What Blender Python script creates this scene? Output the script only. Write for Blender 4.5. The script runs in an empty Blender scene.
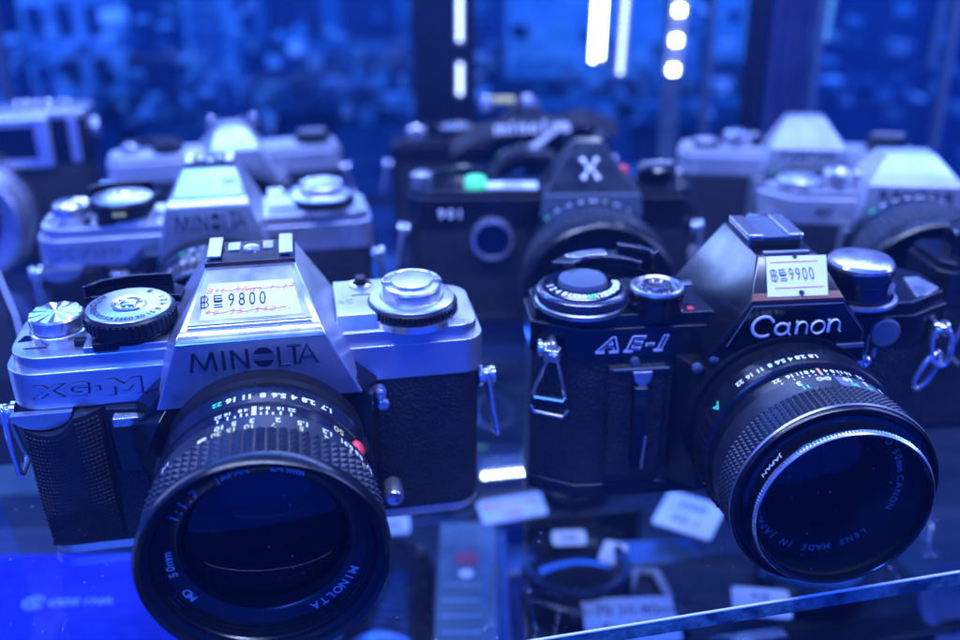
import bpy, bmesh, math, random
from math import sin, cos, pi, radians as R_
from mathutils import Vector, Matrix
random.seed(7)
S = 0.001                     # everything below is in millimetres
scene = bpy.context.scene
COL = scene.collection

# ------------------------------------------------------------------ materials
MATS = {}
def mat(name, base, rough=.5, metal=0., coat=0., bump=None, var=None, spec=.5, emit=None, trans=None, dust=0.):
    m = bpy.data.materials.new(name); m.use_nodes = True
    nt = m.node_tree; n = nt.nodes; l = nt.links
    b = n['Principled BSDF']
    b.inputs['Base Color'].default_value = (*base, 1)
    b.inputs['Roughness'].default_value = rough
    b.inputs['Metallic'].default_value = metal
    b.inputs['Coat Weight'].default_value = coat
    b.inputs['Coat Roughness'].default_value = .12
    b.inputs['Specular IOR Level'].default_value = spec
    tc = n.new('ShaderNodeTexCoord')
    if emit:
        b.inputs['Emission Color'].default_value = (*emit[0], 1); b.inputs['Emission Strength'].default_value = emit[1]
    # roughness wear: smudges and fine scratches
    nz = n.new('ShaderNodeTexNoise'); nz.inputs['Scale'].default_value = 120; nz.inputs['Detail'].default_value = 6
    l.new(tc.outputs['Object'], nz.inputs['Vector'])
    mr = n.new('ShaderNodeMapRange'); mr.inputs[1].default_value = .3; mr.inputs[2].default_value = .75
    mr.inputs[3].default_value = max(.02, rough*.8); mr.inputs[4].default_value = min(1, rough*1.3+.03)
    l.new(nz.outputs['Fac'], mr.inputs[0]); l.new(mr.outputs[0], b.inputs['Roughness'])
    if var or dust:
        src = None
        mx = n.new('ShaderNodeMix'); mx.data_type = 'RGBA'
        nv = n.new('ShaderNodeTexNoise'); nv.inputs['Scale'].default_value = var[1] if var else 60; nv.inputs['Detail'].default_value = 4
        l.new(tc.outputs['Object'], nv.inputs['Vector'])
        mv = n.new('ShaderNodeMapRange'); mv.inputs[1].default_value = .35; mv.inputs[2].default_value = .65
        l.new(nv.outputs['Fac'], mv.inputs[0]); l.new(mv.outputs[0], mx.inputs[0])
        mx.inputs[6].default_value = (*base, 1)
        mx.inputs[7].default_value = (*(var[0] if var else base), 1)
        out = mx.outputs[2]
        if dust:
            vo = n.new('ShaderNodeTexVoronoi'); vo.inputs['Scale'].default_value = 330; vo.inputs['Randomness'].default_value = 1
            l.new(tc.outputs['Object'], vo.inputs['Vector'])
            n3 = n.new('ShaderNodeTexNoise'); n3.inputs['Scale'].default_value = 90
            l.new(tc.outputs['Object'], n3.inputs['Vector'])
            th = n.new('ShaderNodeMapRange'); th.inputs[1].default_value = .62; th.inputs[2].default_value = .72
            th.inputs[3].default_value = .02; th.inputs[4].default_value = .16
            l.new(n3.outputs['Fac'], th.inputs[0])
            lt = n.new('ShaderNodeMath'); lt.operation = 'LESS_THAN'
            l.new(vo.outputs['Distance'], lt.inputs[0]); l.new(th.outputs[0], lt.inputs[1])
            ml = n.new('ShaderNodeMath'); ml.operation = 'MULTIPLY'; ml.inputs[1].default_value = dust
            l.new(lt.outputs[0], ml.inputs[0])
            m2 = n.new('ShaderNodeMix'); m2.data_type = 'RGBA'
            l.new(ml.outputs[0], m2.inputs[0]); l.new(out, m2.inputs[6]); m2.inputs[7].default_value = (.5, .52, .55, 1)
            out = m2.outputs[2]
        l.new(out, b.inputs['Base Color'])
    if bump:
        kind, sc, st, dist = bump
        if kind == 'noise':
            t = n.new('ShaderNodeTexNoise'); t.inputs['Detail'].default_value = 4; o = 'Fac'
        else:
            t = n.new('ShaderNodeTexVoronoi'); o = 'Distance'
        t.inputs['Scale'].default_value = sc
        l.new(tc.outputs['Object'], t.inputs['Vector'])
        bp = n.new('ShaderNodeBump'); bp.inputs['Strength'].default_value = st; bp.inputs['Distance'].default_value = dist
        l.new(t.outputs[o], bp.inputs['Height']); l.new(bp.outputs[0], b.inputs['Normal'])
    MATS[name] = m
    return m

def glass(name, tint, fac_gloss=1.0, rough=.01, ior=1.5, dust=0., milk=0.):
    m = bpy.data.materials.new(name); m.use_nodes = True
    nt = m.node_tree; n = nt.nodes; l = nt.links
    n.remove(n['Principled BSDF']); out = n['Material Output']
    tr = n.new('ShaderNodeBsdfTransparent'); tr.inputs[0].default_value = (*tint, 1)
    gl = n.new('ShaderNodeBsdfGlossy'); gl.inputs['Roughness'].default_value = rough; gl.inputs[0].default_value = (1, 1, 1, 1)
    fr = n.new('ShaderNodeFresnel'); fr.inputs[0].default_value = ior
    mu = n.new('ShaderNodeMath'); mu.operation = 'MULTIPLY'; mu.inputs[1].default_value = fac_gloss
    l.new(fr.outputs[0], mu.inputs[0])
    mx = n.new('ShaderNodeMixShader'); l.new(mu.outputs[0], mx.inputs[0]); l.new(tr.outputs[0], mx.inputs[1]); l.new(gl.outputs[0], mx.inputs[2])
    last = mx
    if dust:
        tc = n.new('ShaderNodeTexCoord')
        vo = n.new('ShaderNodeTexVoronoi'); vo.inputs['Scale'].default_value = 260
        l.new(tc.outputs['Object'], vo.inputs['Vector'])
        n3 = n.new('ShaderNodeTexNoise'); n3.inputs['Scale'].default_value = 45; n3.inputs['Detail'].default_value = 5
        l.new(tc.outputs['Object'], n3.inputs['Vector'])
        th = n.new('ShaderNodeMapRange'); th.inputs[1].default_value = .5; th.inputs[2].default_value = .75; th.inputs[3].default_value = .03; th.inputs[4].default_value = .16
        l.new(n3.outputs['Fac'], th.inputs[0])
        lt = n.new('ShaderNodeMath'); lt.operation = 'LESS_THAN'; l.new(vo.outputs['Distance'], lt.inputs[0]); l.new(th.outputs[0], lt.inputs[1])
        # smears: stretched noise
        mp = n.new('ShaderNodeMapping'); mp.inputs['Scale'].default_value = (14, 60, 14); mp.inputs['Rotation'].default_value = (0, 0, .6)
        l.new(tc.outputs['Object'], mp.inputs[0])
        n4 = n.new('ShaderNodeTexNoise'); n4.inputs['Scale'].default_value = 1; n4.inputs['Detail'].default_value = 7; l.new(mp.outputs[0], n4.inputs['Vector'])
        sm = n.new('ShaderNodeMapRange'); sm.inputs[1].default_value = .52; sm.inputs[2].default_value = .8; sm.inputs[3].default_value = milk; sm.inputs[4].default_value = milk+.04
        l.new(n4.outputs['Fac'], sm.inputs[0])
        ds = n.new('ShaderNodeMath'); ds.operation = 'MULTIPLY_ADD'; ds.inputs[1].default_value = dust
        l.new(lt.outputs[0], ds.inputs[0]); l.new(sm.outputs[0], ds.inputs[2])
        df = n.new('ShaderNodeBsdfDiffuse'); df.inputs[0].default_value = (.6, .62, .65, 1)
        m2 = n.new('ShaderNodeMixShader'); l.new(ds.outputs[0], m2.inputs[0]); l.new(mx.outputs[0], m2.inputs[1]); l.new(df.outputs[0], m2.inputs[2])
        last = m2
    l.new(last.outputs[0], out.inputs[0])
    MATS[name] = m
    return m

mat('satin_chrome', (.66, .66, .68), .33, .88, bump=('noise', 2600, .12, .0002), var=((.56, .57, .6), 40), dust=.3)
mat('bright_chrome', (.82, .82, .84), .17, .9, var=((.7, .7, .72), 150))
mat('dull_steel', (.5, .5, .52), .3, .9, var=((.36, .36, .38), 90))
mat('dark_steel', (.12, .12, .14), .22, .7, coat=.3)
mat('knob_silver', (.7, .7, .72), .24, .88)
mat('black_paint', (.006, .006, .007), .2, 0., coat=.25, bump=('noise', 900, .05, .0002), var=((.011, .011, .012), 70), dust=.12, spec=.4)
mat('black_plastic', (.008, .008, .009), .32, 0., bump=('noise', 1500, .1, .0002), var=((.014, .014, .015), 60), dust=.15, spec=.4)
mat('black_gloss', (.004, .004, .005), .1, 0., coat=.5)
mat('lens_black', (.006, .006, .007), .24, 0., coat=.15, bump=('noise', 1200, .06, .0001), var=((.01, .01, .011), 90), dust=.14, spec=.4)
mat('matte_black', (.004, .004, .005), .6, spec=.3)
mat('leatherette', (.013, .013, .015), .45, 0., bump=('vor', 1050, .9, .0006), var=((.022, .022, .025), 50), dust=.12, spec=.35)
mat('rubber', (.014, .014, .016), .34, 0., bump=('noise', 1500, .12, .0002), var=((.022, .022, .025), 90), dust=.1, spec=.45)
mat('paper_white', (.93, .93, .92), .8, var=((.78, .78, .78), 30))
mat('paper_worn', (.8, .8, .79), .85, var=((.6, .61, .62), 60))
mat('ink_black', (.01, .01, .012), .6)
mat('ink_grey', (.08, .08, .1), .6)
mat('ink_pink', (.95, .16, .30), .6)
mat('engraved_ink', (.012, .014, .03), .45)
mat('paint_white', (.9, .9, .9), .5)
mat('paint_green', (.06, .8, .3), .5)
mat('paint_gold', (.75, .6, .18), .5)
mat('paint_red', (1., .05, .04), .35, coat=.4)
mat('paint_orange', (.95, .35, .12), .45)
mat('glass_dark', (.004, .005, .009), .05, 0., coat=.5, dust=.5)
mat('glass_coating', (.02, .012, .04), .06, .3, coat=.3)
mat('green_lamp', (.1, .9, .3), .3, emit=((.16, 1, .28), .4))
mat('brown_line', (.25, .07, .03), .5)
mat('plate_teal', (.10, .13, .17), .45, .3)
mat('dark_strap', (.02, .02, .025), .6)
mat('strap_edge', (.3, .32, .36), .4)
mat('box_blue', (.003, .004, .42), .5, var=((.003, .004, .3), 20))
mat('box_green', (.18, .26, .24), .6, var=((.08, .12, .14), 22))
mat('box_grey', (.3, .34, .36), .7, var=((.22, .26, .3), 20))
mat('shelf_floor', (.02, .04, .06), .5, var=((.01, .015, .03), 14))
mat('post_dark', (.01, .012, .02), .35, .4)
mat('post_metal', (.11, .17, .24), .4, .7)
mat('wall_teal', (.05, .16, .22), .8, var=((.02, .06, .12), 9))
mat('wall_dark', (.008, .012, .03), .8, var=((.02, .04, .07), 6))
mat('panel_teal', (.26, .42, .42), .7, var=((.06, .2, .3), 12))
mat('panel_pale', (.4, .55, .6), .7, var=((.15, .25, .35), 22))
mat('led_white', (.8, .8, .8), .5, emit=((.6, .75, 1.), 22))
mat('led_dim', (.8, .8, .8), .5, emit=((.5, .66, 1.), 5))
mat('faded_red', (.35, .06, .09), .6)
mat('cap_blue', (.05, .09, .2), .6, var=((.03, .06, .14), 60))
mat('curtain', (.02, .03, .12), .55, var=((.03, .05, .16), 30))
mat('led_reflection', (.3, .3, .3), .5, emit=((.1, .4, .8), 2))  # weak glow standing in for a lamp strip mirrored in glass
mat('led_board', (.3, .32, .35), .5)
mat('glass_edge', (.10, .26, .26), .25, 0., bump=('noise', 700, .5, .0006), var=((.015, .04, .09), 160), dust=.8)
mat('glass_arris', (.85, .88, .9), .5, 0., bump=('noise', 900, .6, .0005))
glass('shelf_glass', (.86, .93, .96), 1.7, .015, 1.5, dust=.4, milk=.002)
glass('panel_glass', (.75, .86, .92), 1.0, .02, 1.45)
glass('filter_glass', (.93, .95, .97), .8, .02, 1.4, dust=.35, milk=.003)
glass('front_glass', (.55, .55, .62), .9, .02, 1.5, dust=.3, milk=.002)

# ------------------------------------------------------------------ mesh builder (mm)
class MB:
    def __init__(s): s.v = []; s.f = []
    def add(s, vs, fs, M=None):
        o = len(s.v)
        s.v += [tuple(M @ Vector(p)) if M else tuple(p) for p in vs]
        s.f += [tuple(i+o for i in f) for f in fs]
        return s
    def box(s, x0, x1, y0, y1, z0, z1, M=None):
        return s.add([(x0,y0,z0),(x1,y0,z0),(x1,y1,z0),(x0,y1,z0),(x0,y0,z1),(x1,y0,z1),(x1,y1,z1),(x0,y1,z1)],
                     [(0,3,2,1),(4,5,6,7),(0,1,5,4),(1,2,6,5),(2,3,7,6),(3,0,4,7)], M)
    def extr(s, poly, a, b, axis='z', M=None):
        n = len(poly)
        def P(p, h):
            if axis == 'z': return (p[0], p[1], h)
            if axis == 'y': return (p[0], h, p[1])
            return (h, p[0], p[1])
        vs = [P(p, a) for p in poly]+[P(p, b) for p in poly]
        fs = [tuple(range(n-1, -1, -1)), tuple(range(n, 2*n))]+[(i, (i+1) % n, (i+1) % n+n, i+n) for i in range(n)]
        return s.add(vs, fs, M)
    def hull(s, pts, M=None):
        bm = bmesh.new()
        for p in pts: bm.verts.new(p)
        r = bmesh.ops.convex_hull(bm, input=bm.verts)
        bmesh.ops.dissolve_limit(bm, angle_limit=.02, verts=bm.verts, edges=bm.edges)
        bmesh.ops.delete(bm, geom=[v for v in bm.verts if not v.link_faces], context='VERTS')
        bm.verts.index_update()
        s.add([v.co[:] for v in bm.verts], [tuple(v.index for v in f.verts) for f in bm.faces], M); bm.free(); return s
    def lathe(s, prof, c=(0,0,0), axis='z', n=64, M=None, cap=False):
        # prof: list of (r, h); h along +z, or along -y (towards the viewer) for axis 'y'
        vs = []; fs = []; rings = []
        for r, h in prof:
            if r < 1e-6:
                rings.append([len(vs)]); vs.append((0, h)); continue
            ids = []
            for k in range(n):
                a = 2*pi*k/n; ids.append(len(vs)); vs.append((r*cos(a), r*sin(a), h))
            rings.append(ids)
        out = []
        for v in vs:
            if len(v) == 2: x, y, h = 0, 0, v[1]
            else: x, y, h = v
            if axis == 'z': out.append((c[0]+x, c[1]+y, c[2]+h))
            elif axis == 'y': out.append((c[0]+x, c[1]-h, c[2]+y))
            else: out.append((c[0]+h, c[1]+x, c[2]+y))
        for A, B in zip(rings, rings[1:]):
            if len(A) == 1 and len(B) == 1: continue
            for k in range(n):
                k2 = (k+1) % n
                if len(A) == 1: fs.append((A[0], B[k2], B[k]))
                elif len(B) == 1: fs.append((A[k], A[k2], B[0]))
                else: fs.append((A[k], A[k2], B[k2], B[k]))
        return s.add(out, fs, M)
    def tube(s, path, r, n=8, closed=False, M=None, flat=1.):
        P = [Vector(p) for p in path]; m = len(P)
        vs = []; fs = []; up = None
        for i in range(m):
            if closed: t = P[(i+1) % m]-P[(i-1) % m]
            else: t = P[min(i+1, m-1)]-P[max(i-1, 0)]
            if t.length < 1e-9: t = Vector((1, 0, 0))
            t.normalize()
            if up is None:
                up = Vector((0, 0, 1)) if abs(t.z) < .9 else Vector((0, 1, 0))
            u = up-t*up.dot(t)
            if u.length < 1e-6: u = t.orthogonal()
            u.normalize(); w = t.cross(u); up = u
            for k in range(n):
                a = 2*pi*(k+.5)/n; vs.append(tuple(P[i]+u*r*cos(a)+w*r*sin(a)*flat))
        for i in range(m if closed else m-1):
            j = (i+1) % m
            for k in range(n):
                k2 = (k+1) % n; fs.append((i*n+k, i*n+k2, j*n+k2, j*n+k))
        if not closed:
            fs.append(tuple(range(n-1, -1, -1))); fs.append(tuple(range((m-1)*n, m*n)))
        return s.add(vs, fs, M)
    def build(s, name, m, parent=None, bevel=0., seg=2, ang=35, flat=False):
        me = bpy.data.meshes.new(name)
        me.from_pydata([(a*S, b*S, c*S) for a, b, c in s.v], [], s.f)
        bm = bmesh.new(); bm.from_mesh(me)
        bmesh.ops.recalc_face_normals(bm, faces=bm.faces); bm.to_mesh(me); bm.free()
        me.materials.append(MATS[m] if isinstance(m, str) else m)
        if not flat:
            me.shade_smooth(); me.set_sharp_from_angle(angle=R_(ang))
        o = bpy.data.objects.new(name, me); COL.objects.link(o)
        if parent: o.parent = parent
        if bevel:
            b = o.modifiers.new('bevel', 'BEVEL'); b.width = bevel*S; b.segments = seg; b.limit_method = 'ANGLE'; b.angle_limit = R_(ang)
            b.harden_normals = True
        return o

def rr(x0, x1, y0, y1, r, n=6):
    """rounded rectangle; r a number or four radii (x0y0, x1y0, x1y1, x0y1)"""
    if not isinstance(r, (tuple, list)): r = (r,)*4
    out = []
    for (cx, cy, a0, q) in ((x0+r[0], y0+r[0], 180, r[0]), (x1-r[1], y0+r[1], 270, r[1]), (x1-r[2], y1-r[2], 0, r[2]), (x0+r[3], y1-r[3], 90, r[3])):
        if q <= 0: out.append((cx, cy)); continue
        for k in range(n+1):
            a = R_(a0+90*k/n); out.append((cx+q*cos(a), cy+q*sin(a)))
    return out

def text_geo(txt, size, shear=0., ext=0., bold=0., cache={}):
    key = (txt, size, shear, ext, bold)
    if key in cache: return cache[key]
    cu = bpy.data.curves.new('t', 'FONT'); cu.body = txt; cu.size = size; cu.shear = shear
    cu.extrude = ext; cu.offset = bold; cu.align_x = 'CENTER'; cu.align_y = 'CENTER'; cu.resolution_u = 3
    ob = bpy.data.objects.new('t', cu); COL.objects.link(ob)
    bpy.context.view_layer.update()
    dg = bpy.context.evaluated_depsgraph_get()
    me = ob.evaluated_get(dg).to_mesh()
    vs = [tuple(v.co) for v in me.vertices]; fs = [tuple(p.vertices) for p in me.polygons]
    ob.evaluated_get(dg).to_mesh_clear()
    bpy.data.objects.remove(ob); bpy.data.curves.remove(cu)
    cache[key] = (vs, fs); return vs, fs

def text_on(mb, txt, size, M, **k):
    vs, fs = text_geo(txt, size, **k); mb.add(vs, fs, M)
def frame(origin, u, v):
    """matrix taking text x->u, y->v, z->normal"""
    u = Vector(u).normalized(); v = Vector(v); v = (v-u*v.dot(u)).normalized(); w = u.cross(v)
    M = Matrix((u, v, w)).transposed().to_4x4(); M.translation = Vector(origin); return M

def cyl_text(mb, txt, size, cx, cz, r, y, deg, bold=0., flip=True, ext=.05, sx=1.):
    """lettering on a lens barrel; deg from the top, positive towards +x; tops of the letters point to the front (-y)"""
    vs, fs = text_geo(txt, size, bold=bold)
    out = []
    for vx, vy, vz in vs:
        s_ = -1 if flip else 1
        a = R_(deg)+s_*vx*sx/r
        out.append((cx+(r+ext)*sin(a), y-s_*(-1)*vy*(-1) if False else y+(-vy if flip else vy), cz+(r+ext)*cos(a)))
    mb.add(out, fs)
def ring_text(mb, txt, size, cx, cz, r, y, deg, step=None, bold=0.):
    """letters one by one round a ring facing the viewer, clockwise, tops outward, centred on deg (from the top)"""
    w = size*.62 if step is None else step
    n = len(txt); a0 = R_(deg)-(n-1)/2*w/r
    for i, ch in enumerate(txt):
        if ch == ' ': continue
        a = a0+i*w/r
        M = frame((cx+r*sin(a), y, cz+r*cos(a)), (cos(a), 0, -sin(a)), (sin(a), 0, cos(a)))
        text_on(mb, ch, size, M, bold=bold)

def arc(cx, cy, rx, ry, a0, a1, n=14):
    return [(cx+rx*cos(R_(a0+(a1-a0)*k/n)), cy+ry*sin(R_(a0+(a1-a0)*k/n))) for k in range(n+1)]

# ------------------------------------------------------------------ things
def thing(name, label, cat, loc=(0, 0, 0), yaw=0, pit=0, group=None):
    o = bpy.data.objects.new(name, None); COL.objects.link(o)
    o.empty_display_size = .02
    o.location = Vector(loc)*S; o.rotation_euler = (R_(pit), 0, R_(yaw))
    o['label'] = label; o['category'] = cat
    if not 4 <= len(label.split()) <= 16: print('LONG', label)
    if group: o['group'] = group
    return o
def tag(o, label, cat, group=None):
    o['label'] = label; o['category'] = cat
    if group: o['group'] = group
    if not 4 <= len(label.split()) <= 16: print('LONG', label)
    return o
def struct(o):
    o['kind'] = 'structure'; return o

# ------------------------------------------------------------------ shared camera pieces
def pyramid_ring(mb, cx, cz, r, y0, y1, rows, cols, h, gap=.12):
    """rows of small pyramids round a lens barrel, y0 rear, y1 front (smaller y)"""
    dy = (y1-y0)/rows
    for i in range(rows):
        for j in range(cols):
            a0 = 2*pi*(j+gap/2)/cols; a1 = 2*pi*(j+1-gap/2)/cols; am = (a0+a1)/2
            ya = y0+dy*(i+gap/2); yb = y0+dy*(i+1-gap/2); ym = (ya+yb)/2
            P = lambda a, y, q: (cx+q*sin(a), y, cz+q*cos(a))
            mb.add([P(a0, ya, r), P(a1, ya, r), P(a1, yb, r), P(a0, yb, r), P(am, ym, r+h)],
                   [(0, 1, 4), (1, 2, 4), (2, 3, 4), (3, 0, 4)])

def knurl(mb, c, r, z0, z1, n, h=.35):
    for j in range(n):
        a = 2*pi*j/n; w = 2*pi/n*.28
        P = lambda a, q, z: (c[0]+q*cos(a), c[1]+q*sin(a), z)
        mb.add([P(a-w, r-.1, z0), P(a+w, r-.1, z0), P(a+w, r-.1, z1), P(a-w, r-.1, z1), P(a-w*.4, r+h, z0+.2), P(a+w*.4, r+h, z0+.2), P(a+w*.4, r+h, z1-.2), P(a-w*.4, r+h, z1-.2)],
               [(0, 1, 5, 4), (1, 2, 6, 5), (2, 3, 7, 6), (3, 0, 4, 7), (4, 5, 6, 7)])

def dial(parent, name, c, r, z0, z1, side='black_plastic', top='satin_chrome', n=54, marks=None, ink='ink_black', hub=None, hubm='bright_chrome'):
    mb = MB(); x, y = c
    mb.lathe([(0, z0), (r-.4, z0), (r, z0+.4), (r, z1-.6), (r-.6, z1)], (x, y, 0), n=72)
    mb.lathe([(r-.6, z1), (0, z1)], (x, y, 0), n=72)
    knurl(mb, c, r, z0+.5, z1-.8, n)
    d = mb.build(name, side, parent)
    MB().lathe([(r-.9, z1-.3), (r-.9, z1+.35), (r-1.3, z1+.6), (0, z1+.6)], (x, y, 0), n=72).build('dial_face', top, d)
    if marks:
        t = MB()
        for k, (s_, a) in enumerate(marks):
            aa = R_(a); q = r-3.
            M = frame((x+q*cos(aa), y+q*sin(aa), z1+.68), (-sin(aa), cos(aa), 0), (-cos(aa), -sin(aa), 0))
            text_on(t, s_, 2.7, M, bold=.05)
        t.build('dial_numbers', ink, d, flat=True)
    if hub:
        hr, hz = hub
        MB().lathe([(hr+1.6, z1+.6), (hr+1.4, z1+1.1), (hr+.4, z1+1.2), (hr, z1+.8), (hr*.7, z1+.7), (hr*.62, z1+hz), (hr*.3, z1+hz*1.3), (0, z1+hz*1.3)], (x, y, 0), n=40).build('dial_hub', hubm, d)
    return d

def rewind(parent, c, r, z, ring='black_plastic', face='satin_chrome', knob=9., kh=4.5, crank=True):
    x, y = c; mb = MB()
    mb.lathe([(0, z), (r, z), (r+.2, z+.4), (r+.2, z+3.2), (r-.4, z+3.6), (0, z+3.6)], (x, y, 0), n=80)
    knurl(mb, c, r+.2, z+.5, z+3., 60, .4)
    d = mb.build('rewind_dial', ring, parent)
    MB().lathe([(r-.5, z+3.3), (r-.5, z+4.2), (r-1, z+4.5), (knob+1, z+4.7), (knob+.6, z+5.2), (0, z+5.2)], (x, y, 0), n=80).build('dial_face', face, d)
    k = MB().lathe([(knob, z+5.1), (knob, z+5.1+kh*.6), (knob-.5, z+5.1+kh*.75), (knob*.72, z+5.1+kh*.8), (knob*.68, z+5.1+kh), (0, z+5.1+kh*1.15)], (x, y, 0), n=64).build('rewind_knob', face, d)
    if crank:
        cm = MB()
        zc = z+5.1+kh*.85
        pth = [(x+(knob-.2)*cos(R_(a)), y+(knob-.2)*sin(R_(a)), zc) for a in range(-5, 186, 12)]
        cm.tube(pth, .7, 8)
        cm.box(x-knob+.3, x+knob-.3, y-.2, y+1.6, zc-.6, zc+.7)
        cm.build('rewind_crank', 'knob_silver', d, bevel=.2)
    return d

def lug(parent, side, p, tri=True, drop=17, splay=6, m='bright_chrome', tilt=3, w=5.5):
    """eyelet post with a triangular strap ring hanging from it; side -1 left, +1 right"""
    x, y, z = p
    e = MB().lathe([(0, 0), (3.4, 0), (3.6, 1.2), (2.4, 2), (2.2, 3.6), (3.1, 4.4), (2.9, 5.4), (0, 5.6)], (0, 0, 0), 'x', n=24,
                   M=Matrix.Translation(p) @ Matrix.Scale(side, 4, (1, 0, 0))).build('strap_lug', m, parent)
    if tri:
        X = x+side*3.4
        a = [(X, y-1.5, z+1.6), (X+side*1.2, y, z+2.2), (X, y+1.5, z+1.6), (X+side*splay*.5, y+w*.75, z-drop*.6), (X+side*splay, y+w, z-drop+1), (X+side*splay*1.05, y+w-1.5, z-drop), (X+side*splay*1.05, y-w+1.5, z-drop), (X+side*splay, y-w, z-drop+1), (X+side*splay*.5, y-w*.75, z-drop*.6)]
        MB().tube(a, 1.0, 10, closed=True).build('strap_ring', m, e)
    return e

def lens(parent, cx, cz, y0, P, labels=True):
    """P: dict with ring stations. y negative towards viewer"""
    r = P['r']; m = P.get('mat', 'lens_black')
    yF = P['front']; a0, a1 = P['ap']; d0, d1 = P['dof']; g0, g1 = P['grip']; ra = P['ra']; rd = P['rd']; rg = P['rg']
    n = 96
    L = MB().lathe([(ra-2, -y0-.5), (ra-2, -a0-.4), (rd, -a1+.2), (rd, -d1), (rd+.4, -d1-.4), (rg-.4, -g0+.5), (rg-.4, -g1), (r-.6, -g1+.1), (r, -g1+.8), (r, -yF-1.3-P.get('lip', 0)), (r-.8, -yF-P.get('lip', 0))]
                   + P['funnel'], (cx, 0, cz), 'y', n=n).build('lens', m, parent)
    ar = MB()
    ar.lathe([(ra-1.5, -a0-.3), (ra, -a0+.2), (ra, -a1-.6), (ra-.5, -a1), (rd+.05, -a1+.35)], (cx, 0, cz), 'y', n=n)
    for j in range(72):
        if P.get('apribs') and not (j % 12 < 5): continue
        a = 2*pi*j/72; w = .018
        q = lambda a, rr_, y: (cx+rr_*sin(a), y, cz+rr_*cos(a))
        if cos(a) > .35: continue
        ar.add([q(a-w, ra-.1, a0), q(a+w, ra-.1, a0), q(a+w, ra-.1, a1), q(a-w, ra-.1, a1), q(a-w, ra+.8, a0-.8), q(a+w, ra+.8, a0-.8), q(a+w, ra+.8, a1+.8), q(a-w, ra+.8, a1+.8)],
               [(0, 1, 5, 4), (1, 2, 6, 5), (2, 3, 7, 6), (3, 0, 4, 7), (4, 5, 6, 7)])
    ar = ar.build('aperture_ring', m, L)
    fr = MB(); fr.lathe([(rg-2, -g0+1.5), (rg, -g0-P.get('skirt', 4)+.3), (rg, -g0-.2)] if False else [(rg-1, -d1-.5), (rg, -d1-.2), (rg, -g1+.1), (rg-.6, -g1+.3)], (cx, 0, cz), 'y', n=n)
    pyramid_ring(fr, cx, cz, rg, g0, g1, P['rows'], P['cols'], P['ph'])
    fo = fr.build('focus_ring', 'rubber', L, ang=12)
    return L, ar, fo

def plan_poly(w, dep, r): return rr(-w, w, 0, dep, r)

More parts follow.
